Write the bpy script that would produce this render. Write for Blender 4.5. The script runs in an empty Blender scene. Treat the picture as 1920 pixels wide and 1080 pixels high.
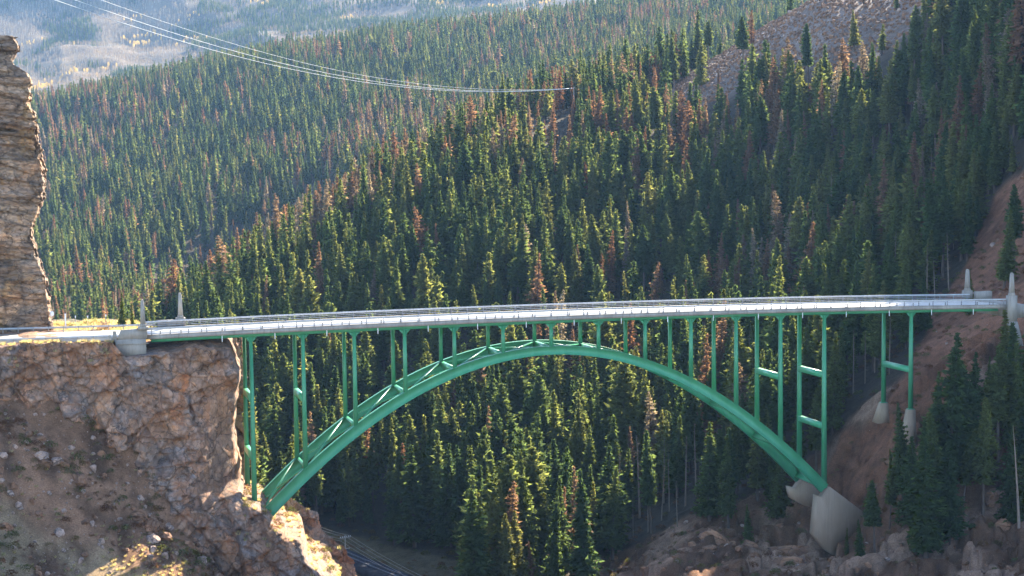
import bpy, math, random
import numpy as np
from mathutils import Matrix, Vector

# ------------------------------------------------------------------ scene, camera, world, sun, exposure
S = bpy.context.scene
COL = S.collection
random.seed(4)
rng = np.random.default_rng(11)
R_ = math.radians

CF, CPOS = 3097.181, np.array([-27.779, -256.129, 25.438])          # focal length in photo pixels, camera position
YAW, PITCH, ROLL = .266, .072, -.012
_F = np.array([math.sin(YAW) * math.cos(PITCH), math.cos(YAW) * math.cos(PITCH), -math.sin(PITCH)])
_R = np.array([math.cos(YAW), -math.sin(YAW), 0.0])
_U = np.cross(_R, _F)
_R2 = _R * math.cos(ROLL) + _U * math.sin(ROLL)
_U2 = -_R * math.sin(ROLL) + _U * math.cos(ROLL)
_FH = np.array([math.sin(YAW), math.cos(YAW), 0.0])
cam = bpy.data.objects.new("camera", bpy.data.cameras.new("camera"))
COL.objects.link(cam)
cam.data.sensor_width = 36
cam.data.lens = CF / 1920 * 36
cam.data.clip_start = 1
cam.data.clip_end = 30000
_m = Matrix.Identity(4)
for i in range(3):
    _m[i][0], _m[i][1], _m[i][2], _m[i][3] = _R2[i], _U2[i], -_F[i], CPOS[i]
cam.matrix_world = _m
S.camera = cam

SUN_EL = R_(26.5)
SUN_AZ = R_(42)            # clockwise from +Y (behind the bridge, to the right)
SUN_DIR = Vector((math.sin(SUN_AZ) * math.cos(SUN_EL), math.cos(SUN_AZ) * math.cos(SUN_EL), math.sin(SUN_EL)))
W = bpy.data.worlds.new("World")
S.world = W
W.use_nodes = True
nt = W.node_tree
nt.nodes.clear()
sky = nt.nodes.new("ShaderNodeTexSky")
sky.sky_type = 'NISHITA'
sky.sun_disc = False
sky.sun_elevation = SUN_EL
sky.sun_rotation = SUN_AZ
sky.altitude = 2600
sky.air_density = .8
sky.dust_density = 2.2
sky.ozone_density = .6
bg = nt.nodes.new("ShaderNodeBackground")
bg.inputs[1].default_value = 0.125
out = nt.nodes.new("ShaderNodeOutputWorld")
nt.links.new(sky.outputs[0], bg.inputs[0])
nt.links.new(bg.outputs[0], out.inputs[0])
sl = bpy.data.lights.new("sun", 'SUN')
sl.energy = 5.0
sl.angle = R_(0.5)
sl.color = (1.0, 0.89, 0.70)
so = bpy.data.objects.new("sun", sl)
COL.objects.link(so)
so.rotation_euler = SUN_DIR.to_track_quat('Z', 'Y').to_euler()
so.location = (0, 0, 900)

S.view_settings.view_transform = 'Standard'
S.view_settings.look = 'None'
S.view_settings.exposure = 2.6
S.view_settings.gamma = 1
S.view_settings.use_curve_mapping = False
S.render.engine = 'CYCLES'
S.cycles.use_denoising = True
try:
    S.cycles.denoiser = 'OPENIMAGEDENOISE'
    S.cycles.denoising_input_passes = 'RGB_ALBEDO_NORMAL'
except Exception:
    pass
S.cycles.max_bounces = 5
S.cycles.diffuse_bounces = 2
S.cycles.glossy_bounces = 2
S.cycles.transmission_bounces = 3
S.cycles.volume_bounces = 0
S.cycles.transparent_max_bounces = 4
S.cycles.caustics_reflective = False
S.cycles.caustics_refractive = False
S.cycles.sample_clamp_indirect = 4
S.cycles.use_adaptive_sampling = True
S.cycles.adaptive_threshold = 0.02


def P(u, v, d):
    """point of the place seen at photo pixel (u, v), d metres ahead of the camera"""
    return CPOS + d * (_F + (u - 960) / CF * _R2 - (v - 540) / CF * _U2)


def proj(X):
    D = np.asarray(X, float) - CPOS
    w = D @ _F
    w = np.where(np.abs(w) < 1e-6, 1e-6, w)
    return 960 + CF * (D @ _R2) / w, 540 - CF * (D @ _U2) / w, w


# ------------------------------------------------------------------ noise
def _hash(ix, iy, seed=0):
    h = (ix.astype(np.int64) * 374761393 + iy.astype(np.int64) * 668265263 + seed * 974634777) & 0xffffffff
    h = ((h ^ (h >> 13)) * 1274126177) & 0xffffffff
    h = (h ^ (h >> 16)) & 0xffffffff
    h = (h * 2246822519) & 0xffffffff
    return ((h ^ (h >> 15)) & 0xffffff) / float(0x1000000)


def vnoise(x, y, seed=0):
    x0, y0 = np.floor(x), np.floor(y)
    fx, fy = x - x0, y - y0
    fx = fx * fx * (3 - 2 * fx)
    fy = fy * fy * (3 - 2 * fy)
    a, b = _hash(x0, y0, seed), _hash(x0 + 1, y0, seed)
    c, d = _hash(x0, y0 + 1, seed), _hash(x0 + 1, y0 + 1, seed)
    return (a * (1 - fx) + b * fx) * (1 - fy) + (c * (1 - fx) + d * fx) * fy


def fbm(x, y, oct=4, seed=0):
    s, a, t = 0, 1.0, 0
    for k in range(oct):
        s = s + a * (vnoise(x * 2 ** k, y * 2 ** k, seed + k * 17) - .5)
        t += a
        a *= .5
    return s / t * 2


def blocks(x, y, sx, sy, seed, tilt=.5, warp=.35):
    """fractured rock: every cell gets its own offset and tilt, with a crack where cells meet. returns (offset, crack)"""
    x = x / sx + warp * fbm(x / sx * .9, y / sy * .9, 2, seed + 5)
    y = y / sy + warp * fbm(x * .9 + 9.3, y * .9 + 4.1, 2, seed + 6)
    ix, iy = np.floor(x), np.floor(y)
    f1 = np.full(x.shape, 9.0)
    f2 = np.full(x.shape, 9.0)
    bx = np.zeros(x.shape)
    by = np.zeros(x.shape)
    cxs = np.zeros(x.shape)
    cys = np.zeros(x.shape)
    for dx in (-1, 0, 1):
        for dy in (-1, 0, 1):
            jx, jy = ix + dx, iy + dy
            px = jx + .1 + .8 * _hash(jx, jy, seed)
            py = jy + .1 + .8 * _hash(jx, jy, seed + 1)
            d = np.hypot(x - px, y - py)
            m = d < f1
            f2 = np.where(m, f1, np.minimum(f2, d))
            f1 = np.where(m, d, f1)
            bx, by = np.where(m, jx, bx), np.where(m, jy, by)
            cxs, cys = np.where(m, px, cxs), np.where(m, py, cys)
    off = _hash(bx, by, seed + 2) - .5
    t = ((_hash(bx, by, seed + 3) - .5) * (x - cxs) + (_hash(bx, by, seed + 4) - .5) * (y - cys)) * 2 * tilt
    crack = np.clip((f2 - f1) / .10, 0, 1)
    return off + t, crack, _hash(bx, by, seed + 8)


def sstep(a, b, x):
    t = np.clip((x - a) / (b - a), 0, 1)
    return t * t * (3 - 2 * t)


# ------------------------------------------------------------------ objects
def tag(o, label=None, cat=None, group=None, kind=None):
    if label:
        o["label"] = label
    if cat:
        o["category"] = cat
    if group:
        o["group"] = group
    if kind:
        o["kind"] = kind
    return o


def empty(name, loc, rz=0):
    o = bpy.data.objects.new(name, None)
    COL.objects.link(o)
    o.location = loc
    o.rotation_euler = (0, 0, rz)
    return o


def np_mesh(name, v, f, mat=None, smooth=False, attrs=None):
    """v (n,3), f: array (m,3|4) or list of arrays"""
    me = bpy.data.meshes.new(name)
    v = np.asarray(v, np.float32)
    fs = f if isinstance(f, list) else [f]
    fs = [np.asarray(a, np.int32) for a in fs if len(a)]
    loops = np.concatenate([a.ravel() for a in fs])
    tot = np.concatenate([np.full(len(a), a.shape[1], np.int32) for a in fs])
    st = np.concatenate([[0], np.cumsum(tot)[:-1]]).astype(np.int32)
    me.vertices.add(len(v))
    me.vertices.foreach_set("co", v.ravel())
    me.loops.add(len(loops))
    me.loops.foreach_set("vertex_index", loops)
    me.polygons.add(len(tot))
    me.polygons.foreach_set("loop_start", st)
    me.polygons.foreach_set("loop_total", tot)
    if smooth:
        me.polygons.foreach_set("use_smooth", np.ones(len(tot), bool))
    me.update(calc_edges=True)
    me.validate()
    if attrs:
        for k, a in attrs.items():
            a = np.asarray(a, np.float32)
            if a.ndim == 2:
                if a.shape[1] == 3:
                    a = np.concatenate([a, np.ones((len(a), 1), np.float32)], 1)
                at = me.attributes.new(k, 'FLOAT_COLOR', 'POINT')
                at.data.foreach_set("color", a.ravel())
            else:
                at = me.attributes.new(k, 'FLOAT', 'POINT')
                at.data.foreach_set("value", a.ravel())
    if mat:
        me.materials.append(mat)
    return me


def link(name, me, parent=None):
    o = bpy.data.objects.new(name, me)
    COL.objects.link(o)
    if parent:
        o.parent = parent
    return o


class MB:
    """collects boxes, bars and prisms for ONE mesh object"""
    def __init__(s):
        s.v, s.f3, s.f4, s.n = [], [], [], 0

    def add(s, v, f4=(), f3=()):
        v = np.asarray(v, float)
        if len(f4):
            s.f4.append(np.asarray(f4) + s.n)
        if len(f3):
            s.f3.append(np.asarray(f3) + s.n)
        s.v.append(v)
        s.n += len(v)
        return s

    def hexa(s, b, t):
        return s.add(np.concatenate([b, t]), [(0, 3, 2, 1), (4, 5, 6, 7), (0, 1, 5, 4), (1, 2, 6, 5), (2, 3, 7, 6), (3, 0, 4, 7)])

    def box(s, x0, x1, y0, y1, z0, z1):
        b = np.array([(x0, y0, z0), (x1, y0, z0), (x1, y1, z0), (x0, y1, z0)], float)
        t = b.copy()
        t[:, 2] = z1
        return s.hexa(b, t)

    def taper(s, c0, w0, d0, c1, w1, d1):
        q = np.array([(-.5, -.5), (.5, -.5), (.5, .5), (-.5, .5)])
        b = np.array([(c0[0] + a * w0, c0[1] + e * d0, c0[2]) for a, e in q])
        t = np.array([(c1[0] + a * w1, c1[1] + e * d1, c1[2]) for a, e in q])
        return s.hexa(b, t)

    def bar(s, p, q, w, h=None, up=(0, 0, 1)):
        p, q = np.asarray(p, float), np.asarray(q, float)
        h = w if h is None else h
        d = q - p
        d /= np.linalg.norm(d)
        up = np.asarray(up, float)
        if abs(d @ up) > .98:
            up = np.array((1., 0, 0))
        a = np.cross(d, up)
        a /= np.linalg.norm(a)
        b = np.cross(a, d)
        k = [(-.5, -.5), (.5, -.5), (.5, .5), (-.5, .5)]
        return s.hexa(np.array([p + a * w * i + b * h * j for i, j in k]), np.array([q + a * w * i + b * h * j for i, j in k]))

    def tube(s, pts, r, n=6, caps=True):
        pts = np.asarray(pts, float)
        rr = np.broadcast_to(np.asarray(r, float), (len(pts),))
        d = np.gradient(pts, axis=0)
        d /= np.linalg.norm(d, axis=1)[:, None]
        ref = np.array((0., 0, 1)) if abs(d[0][2]) < .9 else np.array((1., 0, 0))
        a = np.cross(d, ref)
        a /= np.linalg.norm(a, axis=1)[:, None]
        b = np.cross(a, d)
        th = np.arange(n) / n * 2 * math.pi
        V = (pts[:, None] + rr[:, None, None] * (np.cos(th)[None, :, None] * a[:, None] + np.sin(th)[None, :, None] * b[:, None])).reshape(-1, 3)
        i = np.arange(len(pts) - 1)[:, None] * n
        j = np.arange(n)[None]
        jn = (j + 1) % n
        f = np.stack([i + j, i + jn, i + n + jn, i + n + j], -1).reshape(-1, 4)
        f3 = []
        if caps:
            V = np.concatenate([V, pts[:1], pts[-1:]])
            L = (len(pts) - 1) * n
            c0, c1 = len(V) - 2, len(V) - 1
            f3 = [(c0, (k + 1) % n, k) for k in range(n)] + [(c1, L + k, L + (k + 1) % n) for k in range(n)]
        return s.add(V, f, f3)

    def mesh(s, name, mat, smooth=False):
        fs = []
        if s.f4:
            fs.append(np.concatenate(s.f4))
        if s.f3:
            fs.append(np.concatenate(s.f3))
        return np_mesh(name, np.concatenate(s.v), fs, mat, smooth)

    def build(s, name, mat, parent=None, smooth=False):
        return link(name, s.mesh(name, mat, smooth), parent)


def grid_faces(nu, nv):
    i = np.arange(nu - 1)[:, None]
    j = np.arange(nv - 1)[None]
    a = i * nv + j
    return np.stack([a, a + nv, a + nv + 1, a + 1], -1).reshape(-1, 4)


# ------------------------------------------------------------------ materials
def mat_new(name):
    m = bpy.data.materials.new(name)
    m.use_nodes = True
    m.node_tree.nodes.clear()
    n = m.node_tree.nodes
    o = n.new("ShaderNodeOutputMaterial")
    return m, m.node_tree, o


def N(t, kind, **kw):
    n = t.nodes.new(kind)
    for k, v in kw.items():
        if k in n.bl_rna.properties.keys():
            setattr(n, k, v)
    return n


def ramp(t, fac, stops):
    r = t.nodes.new("ShaderNodeValToRGB")
    while len(r.color_ramp.elements) < len(stops):
        r.color_ramp.elements.new(.5)
    for e, (p, c) in zip(r.color_ramp.elements, stops):
        e.position = p
        e.color = (*c, 1)
    t.links.new(fac, r.inputs[0])
    return r.outputs[0]


def noise(t, vec, scale, detail=4, rough=.6, dist=0):
    n = t.nodes.new("ShaderNodeTexNoise")
    n.inputs["Scale"].default_value = scale
    n.inputs["Detail"].default_value = detail
    n.inputs["Roughness"].default_value = rough
    n.inputs["Distortion"].default_value = dist
    if vec is not None:
        t.links.new(vec, n.inputs["Vector"])
    return n.outputs["Fac"]


def mix(t, fac, a, b, mode='MIX'):
    n = t.nodes.new("ShaderNodeMix")
    n.data_type = 'RGBA'
    n.blend_type = mode
    for s, v in ((n.inputs[0], fac), (n.inputs[6], a), (n.inputs[7], b)):
        if hasattr(v, "links"):
            t.links.new(v, s)
        elif isinstance(v, tuple):
            s.default_value = (*v, 1) if len(v) == 3 else v
        else:
            s.default_value = v
    return n.outputs[2]


def maprange(t, v, a, b, c, d):
    n = t.nodes.new("ShaderNodeMapRange")
    t.links.new(v, n.inputs[0])
    for k, x in zip((1, 2, 3, 4), (a, b, c, d)):
        n.inputs[k].default_value = x
    return n.outputs[0]


def coords(t, scale=(1, 1, 1), rot=(0, 0, 0)):
    g = t.nodes.new("ShaderNodeTexCoord")
    m = t.nodes.new("ShaderNodeMapping")
    m.inputs["Scale"].default_value = scale
    m.inputs["Rotation"].default_value = rot
    t.links.new(g.outputs["Object"], m.inputs["Vector"])
    return m.outputs[0]


def principled(t, o, col, rough=.8, bump=None, bstr=.5, bdist=.1, spec=.3, metal=0):
    b = t.nodes.new("ShaderNodeBsdfPrincipled")
    if hasattr(col, "links"):
        t.links.new(col, b.inputs["Base Color"])
    else:
        b.inputs["Base Color"].default_value = (*col, 1)
    if hasattr(rough, "links"):
        t.links.new(rough, b.inputs["Roughness"])
    else:
        b.inputs["Roughness"].default_value = rough
    b.inputs["Specular IOR Level"].default_value = spec
    b.inputs["Metallic"].default_value = metal
    if bump is not None:
        n = t.nodes.new("ShaderNodeBump")
        n.inputs["Strength"].default_value = bstr
        n.inputs["Distance"].default_value = bdist
        t.links.new(bump, n.inputs["Height"])
        t.links.new(n.outputs[0], b.inputs["Normal"])
    t.links.new(b.outputs[0], o.inputs[0])
    return b


def mat_paint(name, c0, c1, rough=.5, sc=.6, streak=None, forms=0):
    m, t, o = mat_new(name)
    v = coords(t, (1, 1, .35))
    c = ramp(t, noise(t, v, sc, 6, .65), [(.3, c0), (.7, c1)])
    if streak:
        s1 = noise(t, coords(t, (2.2, 2.2, .12)), 1.3, 5, .7)
        c = mix(t, maprange(t, s1, .52, .75, 0, streak[0]), c, streak[1])
        s2 = noise(t, coords(t), 2.2, 6, .75)
        c = mix(t, maprange(t, s2, .6, .75, 0, streak[0] * .9), c, streak[2])
    if forms:
        wv = N(t, "ShaderNodeTexWave", bands_direction='Z')
        wv.inputs["Scale"].default_value = forms
        wv.inputs["Distortion"].default_value = .4
        t.links.new(coords(t), wv.inputs["Vector"])
        c = mix(t, maprange(t, wv.outputs["Fac"], .0, .06, .45, 0), c, (c0[0] * .5, c0[1] * .5, c0[2] * .5))
    principled(t, o, c, rough, noise(t, v, 6, 3), .12, .02, .4)
    return m


def mat_rock(name, stops, strat=(1, 1, 1), rot=(0, 0, 0), dark=.45, stain=None):
    m, t, o = mat_new(name)
    v = coords(t, strat, rot)
    n1 = noise(t, v, .16, 7, .62, .6)
    c = ramp(t, n1, stops)
    n2 = noise(t, v, 1.1, 6, .7, .3)
    c = mix(t, maprange(t, n2, .35, .7, 0, .65), c, (stops[0][1][0] * .55, stops[0][1][1] * .52, stops[0][1][2] * .55))
    n3 = noise(t, v, 5.5, 4, .7)
    c = mix(t, maprange(t, n3, .55, .8, 0, .4), c, (.42, .36, .30))
    if stain:
        n4 = noise(t, coords(t, (1, 1, .4)), .33, 3, .5, .8)
        c = mix(t, maprange(t, n4, .56, .68, 0, .75), c, stain)
    at = N(t, "ShaderNodeAttribute", attribute_name="crack")
    ab = N(t, "ShaderNodeAttribute", attribute_name="block")
    c = mix(t, 1.0, c, ramp(t, ab.outputs["Fac"], [(0, (.62, .60, .60)), (.5, (.95, .93, .92)), (1, (1.25, 1.18, 1.1))]), 'MULTIPLY')
    c = mix(t, maprange(t, at.outputs["Fac"], 0, 1, dark, 0), c, (.035, .03, .028))
    wv = N(t, "ShaderNodeTexNoise")
    wv.inputs["Scale"].default_value = .55
    wv.inputs["Detail"].default_value = 3
    t.links.new(v, wv.inputs["Vector"])
    av = N(t, "ShaderNodeVectorMath", operation='MULTIPLY_ADD')
    t.links.new(wv.outputs["Color"], av.inputs[0])
    av.inputs[1].default_value = (2.4, 2.4, 2.4)
    t.links.new(v, av.inputs[2])
    for sc_, st_, amt in ((.30, [(0, (.62, .58, .60)), (.3, (.95, .85, .75)), (.55, (1.15, .92, .74)), (.8, (.84, .86, .92)), (1, (1.2, 1.1, 1.0))], .85),
                          (.85, [(0, (.60, .58, .58)), (.5, (1, .97, .94)), (.85, (1.22, 1.08, .95)), (1, (.8, .84, .9))], .75)):
        vc = N(t, "ShaderNodeTexVoronoi")
        vc.inputs["Scale"].default_value = sc_
        t.links.new(av.outputs[0], vc.inputs["Vector"])
        sx = N(t, "ShaderNodeSeparateColor")
        t.links.new(vc.outputs["Color"], sx.inputs[0])
        c = mix(t, amt, c, ramp(t, sx.outputs[0], st_), 'MULTIPLY')
        ve = N(t, "ShaderNodeTexVoronoi", feature='DISTANCE_TO_EDGE')
        ve.inputs["Scale"].default_value = sc_
        t.links.new(av.outputs[0], ve.inputs["Vector"])
        c = mix(t, maprange(t, ve.outputs["Distance"], 0, .026, .75, 0), c, (.03, .025, .022))
    vo = N(t, "ShaderNodeTexVoronoi", feature='DISTANCE_TO_EDGE')
    vo.inputs["Scale"].default_value = .9
    t.links.new(v, vo.inputs["Vector"])
    ck = maprange(t, vo.outputs["Distance"], 0, .035, 0, 1)
    mm = N(t, "ShaderNodeMath", operation='ADD')
    t.links.new(n2, mm.inputs[0])
    t.links.new(ck, mm.inputs[1])
    principled(t, o, c, .9, mm.outputs[0], .9, .16, .2)
    return m


def mat_ground():
    """valley floor: vertex colours name the kind of ground (litter, scree, red soil, dry grass); noise breaks them up"""
    m, t, o = mat_new("valley_ground")
    v = coords(t)
    at = N(t, "ShaderNodeAttribute", attribute_name="ground")
    n = noise(t, v, .35, 8, .7)
    c = mix(t, 1.0, at.outputs["Color"], ramp(t, n, [(.25, (.4, .4, .4)), (.5, (.95, .93, .9)), (.75, (1.5, 1.45, 1.4))]), 'MULTIPLY')
    n2 = noise(t, v, 1.6, 5, .75)
    c = mix(t, maprange(t, n2, .62, .75, 0, .25), c, (.35, .31, .29))
    n3 = noise(t, v, 5.5, 6, .75)
    c = mix(t, 1.0, c, ramp(t, n3, [(.3, (.45, .43, .42)), (.5, (1, 1, 1)), (.72, (1.6, 1.55, 1.5))]), 'MULTIPLY')
    ad = N(t, "ShaderNodeMath", operation='ADD')
    t.links.new(n, ad.inputs[0])
    t.links.new(n3, ad.inputs[1])
    principled(t, o, c, .95, ad.outputs[0], .8, .5, .1)
    return m


def mat_leaf(name, stops, trans=.45, light=1.0):
    """needles: colour drifts from tree to tree, thin enough to let sun through"""
    m, t, o = mat_new(name)
    oi = N(t, "ShaderNodeObjectInfo")
    c = ramp(t, oi.outputs["Random"], stops)
    g = N(t, "ShaderNodeNewGeometry")
    c2 = mix(t, 1.0, c, ramp(t, g.outputs["Random Per Island"], [(0, (.6, .62, .6)), (1, (1.4, 1.36, 1.3))]), 'MULTIPLY')
    d = N(t, "ShaderNodeBsdfDiffuse")
    tr = N(t, "ShaderNodeBsdfTranslucent")
    t.links.new(c2, d.inputs[0])
    tc = mix(t, 1.0, c2, (2.45 * light, 2.25 * light, 1.5 * light), 'MULTIPLY')
    t.links.new(tc, tr.inputs[0])
    mx = N(t, "ShaderNodeMixShader")
    mx.inputs[0].default_value = trans
    t.links.new(d.outputs[0], mx.inputs[1])
    t.links.new(tr.outputs[0], mx.inputs[2])
    t.links.new(mx.outputs[0], o.inputs[0])
    return m


def mat_bark(name, c0, c1):
    m, t, o = mat_new(name)
    v = coords(t, (1, 1, .2))
    principled(t, o, ramp(t, noise(t, v, 4, 4), [(.3, c0), (.7, c1)]), .9, None, spec=.1)
    return m


M_GREEN = mat_paint("green_bridge_paint", (.038, .215, .098), (.060, .275, .130), .42, .6, (.45, (.07, .19, .10), (.13, .10, .06)))
M_GREEN2 = mat_paint("green_brace_paint", (.05, .27, .135), (.08, .35, .185), .38)
M_CONC = mat_paint("weathered_concrete", (.20, .17, .14), (.33, .29, .24), .85, .5, (.7, (.13, .105, .085), (.38, .34, .29)))
M_FOOT = mat_paint("tan_concrete", (.27, .185, .115), (.38, .275, .185), .9, .35, (.75, (.17, .12, .085), (.45, .37, .29)))
M_ROAD = mat_paint("pale_concrete_road", (.40, .38, .35), (.52, .50, .47), .42, .25)
M_ASPH = mat_paint("worn_asphalt", (.30, .285, .26), (.40, .385, .36), .5, .3)
M_STEEL = mat_paint("galvanised_steel", (.30, .29, .28), (.42, .41, .40), .45, 1.5)
M_POSTD = mat_paint("dark_post_steel", (.16, .15, .15), (.24, .23, .22), .5, 1.5)
M_WHITE = mat_paint("white_paint", (.66, .66, .66), (.8, .8, .8), .5, 2)
M_WOOD = mat_paint("grey_wood", (.25, .21, .17), (.40, .35, .29), .85, 2)
M_RAILB = mat_paint("dark_ballast", (.024, .024, .030), (.045, .045, .055), .95, 1)
for n_ in M_RAILB.node_tree.nodes:
    if n_.type == 'BSDF_PRINCIPLED':
        n_.inputs['Specular IOR Level'].default_value = .03
M_RAIL = mat_paint("worn_rail_steel", (.07, .07, .085), (.11, .11, .13), .6, 1)
M_WIRE = mat_paint("aluminium_wire", (.55, .55, .53), (.65, .65, .63), .4, 2)
M_GROUND = mat_ground()
M_CLIFF = mat_rock("cliff_rock", [(.26, (.20, .135, .095)), (.40, (.38, .245, .16)), (.50, (.48, .305, .205)), (.58, (.34, .285, .25)), (.66, (.49, .32, .23)), (.76, (.41, .33, .27))],
                   (1, 1, .8), (0, .3, 0), .6, (.34, .17, .09))
M_PINN = mat_rock("layered_rock", [(.28, (.26, .185, .13)), (.42, (.41, .30, .21)), (.55, (.50, .385, .285)), (.70, (.54, .40, .28))],
                  (.7, .7, 1.5), (0, -.08, 0), .75, (.42, .27, .12))
M_BOULD = mat_rock("boulder_rock", [(.3, (.16, .10, .07)), (.5, (.29, .19, .13)), (.7, (.36, .27, .20))], (1, 1, 1), (0, .3, 0), .5)
M_NEEDLE = mat_leaf("pine_needles", [(0, (.038, .064, .030)), (.3, (.056, .084, .034)), (.6, (.076, .100, .038)), (.9, (.105, .120, .044)), (1, (.120, .124, .050))], .55)
M_RUST = mat_leaf("rust_needles", [(0, (.14, .074, .050)), (.5, (.16, .098, .070)), (.8, (.155, .115, .09)), (1, (.19, .165, .14))], .45)
M_TWIG = mat_leaf("grey_twigs", [(0, (.14, .105, .08)), (1, (.21, .16, .125))], .2)
M_ASPEN = mat_leaf("bare_aspen_twigs", [(0, (.17, .135, .115)), (.8, (.26, .205, .17)), (1, (.30, .225, .13))], .35, .55)
M_GOLD = mat_leaf("golden_aspen_leaves", [(0, (.32, .24, .09)), (1, (.42, .32, .14))], .4, .9)
M_SHRUB = mat_leaf("dry_shrub", [(0, (.09, .05, .035)), (.3, (.12, .06, .038)), (.5, (.11, .085, .042)), (.8, (.08, .085, .035)), (1, (.06, .07, .03))], .35)
M_GRASS = mat_leaf("dry_grass_blades", [(0, (.27, .23, .145)), (.7, (.32, .275, .175)), (1, (.20, .21, .11))], .5)
M_BARK = mat_bark("pine_bark", (.07, .05, .04), (.15, .11, .085))
M_SNAG = mat_bark("bleached_wood", (.17, .125, .09), (.27, .20, .15))
M_ASPB = mat_bark("pale_aspen_bark", (.42, .39, .35), (.6, .57, .52))

# ------------------------------------------------------------------ the valley: one height field
# feature lines: for photo column u -> (row v, distance d) of the ground; a name in z means metres below the deck
Z0 = 0.0


def zrow(u, d, z):
    """row at which a point of height z, d ahead in column u is seen"""
    b = P(u, 540, d)
    return 540 - (z - b[2]) / (_U2[2]) * CF / d


FEAT = []


def feat(*pts):
    A = []
    for p in pts:
        if len(p) == 3:
            X = P(p[0], p[1], p[2])
        else:
            X = P(p[0], zrow(p[0], p[2], p[3]), p[2])
        r = X - CPOS
        D = r @ _FH
        A.append((r @ _R / D, D, X[2]))
    FEAT.append(np.array(A))


feat((-600, 0, 6, 22.), (2900, 0, 6, 22.))
feat((-600, 0, 100, -24.), (2900, 0, 100, -30.))
feat((-600, 920, 210), (-340, 1010, 213), (0, 1100, 216), (250, 1140, 224), (450, 1180, 230), (600, 1230, 236), (900, 1210, 238), (1200, 1160, 245), (1500, 1150, 250),
     (1700, 1110, 245), (1900, 1085, 245), (2500, 1000, 240), (2900, 950, 240))
feat((-600, 520, 232), (-340, 610, 236), (0, 775, 239), (130, 850, 241), (250, 940, 243), (330, 1008, 245), (400, 1070, 246), (500, 1135, 250), (600, 1150, 258), (900, 1140, 280),
     (1150, 1110, 276), (1300, 1075, 270), (1500, 1075, 268), (1700, 1050, 262), (1900, 1000, 262), (2500, 900, 262), (2900, 850, 262))
feat((-600, 0, 250, -.4), (-100, 0, 252, -.4), (230, 0, 257, -.6), (300, 0, 258, -3.5), (380, 0, 260, -22.), (430, 0, 262, -34.), (500, 0, 270, -36.), (560, 0, 300, -49.), (700, 1088, 322), (900, 1090, 318), (1150, 1060, 302),
     (1300, 1020, 292), (1400, 1025, 288), (1480, 1040, 285), (1570, 1040, 284), (1640, 940, 284), (1700, 840, 287), (1800, 735, 290), (1900, 655, 296), (2100, 560, 300), (2500, 450, 300), (2900, 400, 300))
feat((-600, 0, 285, .7), (-100, 0, 283, .7), (250, 0, 277, .6), (310, 0, 276, -1.5), (360, 0, 278, -12.), (420, 0, 284, -38.), (480, 0, 292, -42.), (560, 1005, 345), (700, 1045, 342), (900, 1030, 342), (1150, 985, 335),
     (1300, 920, 328), (1400, 880, 325), (1550, 800, 318), (1640, 725, 316), (1700, 690, 316), (1800, 630, 316), (1900, 560, 318), (2000, 500, 320), (2100, 420, 325), (2500, 300, 325), (2900, 300, 325))
feat((-600, 0, 330, -45.), (250, 0, 330, -46.), (400, 0, 340, -52.), (500, 990, 365), (600, 950, 375), (700, 945, 375), (900, 915, 375), (1200, 850, 370), (1400, 770, 368), (1550, 690, 360),
     (1700, 600, 352), (1800, 555, 348), (1900, 490, 346), (2000, 400, 350), (2100, 280, 355), (2500, 150, 355), (2900, 150, 355))
feat((-600, 0, 420, -52.), (250, 0, 420, -52.), (400, 0, 430, -49.), (500, 840, 410), (600, 805, 420), (700, 795, 425), (900, 775, 420), (1200, 730, 415), (1400, 660, 415), (1550, 590, 405),
     (1700, 510, 398), (1800, 440, 394), (1850, 385, 394), (1900, 310, 394), (2000, 150, 397), (2100, 20, 400), (2500, -60, 400), (2900, -60, 400))
feat((-600, 0, 520, -53.), (250, 0, 520, -53.), (400, 655, 510), (500, 655, 490), (600, 638, 490), (700, 622, 480), (900, 605, 470), (1200, 605, 465), (1400, 545, 465), (1550, 485, 455),
     (1700, 395, 450), (1785, 275, 456), (1850, 165, 460), (1900, 70, 464), (1950, -30, 466), (2100, -150, 460), (2500, -260, 450), (2900, -260, 450))  # right of view the hill is raised to shade bank and deck end
feat((-600, 0, 640, -54.), (200, 0, 640, -54.), (300, 640, 590), (370, 605, 575), (500, 515, 600), (600, 447, 630), (700, 380, 660), (800, 322, 690), (900, 262, 720), (1000, 222, 750), (1080, 198, 770),
     (1200, 185, 800), (1250, 165, 805), (1300, 135, 805), (1400, 78, 795), (1450, 45, 785), (1550, 0, 720, 99), (1620, 0, 700, 97), (1700, 0, 670, 96), (1800, 0, 620, 92), (1900, 0, 600, 100), (2100, 0, 580, 118), (2900, 0, 580, 118))
feat((-600, 0, 740, -54.), (200, 0, 740, -54.), (300, 640, 840), (370, 635, 980), (500, 580, 1050), (700, 445, 1060), (900, 335, 1070), (1080, 268, 1010), (1200, 235, 910), (1400, 150, 910), (1600, 0, 900, 70), (1800, 0, 900, 60), (2100, 0, 900, 60), (2900, 0, 900, 60))
feat((-600, 600, 1000), (-340, 560, 1000), (0, 520, 1000), (100, 508, 1000), (300, 475, 1060), (500, 410, 1130), (700, 330, 1140), (900, 258, 1145), (1080, 228, 1090), (1200, 222, 1060), (1400, 160, 1080), (1600, 100, 1100), (2100, 60, 1100), (2900, 60, 1100))
feat((-600, 460, 1350), (-340, 420, 1350), (0, 378, 1350), (300, 328, 1350), (500, 280, 1350), (700, 238, 1350), (900, 192, 1400), (1200, 118, 1450), (1400, 75, 1450), (1700, 30, 1450), (2900, 0, 1450))
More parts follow.
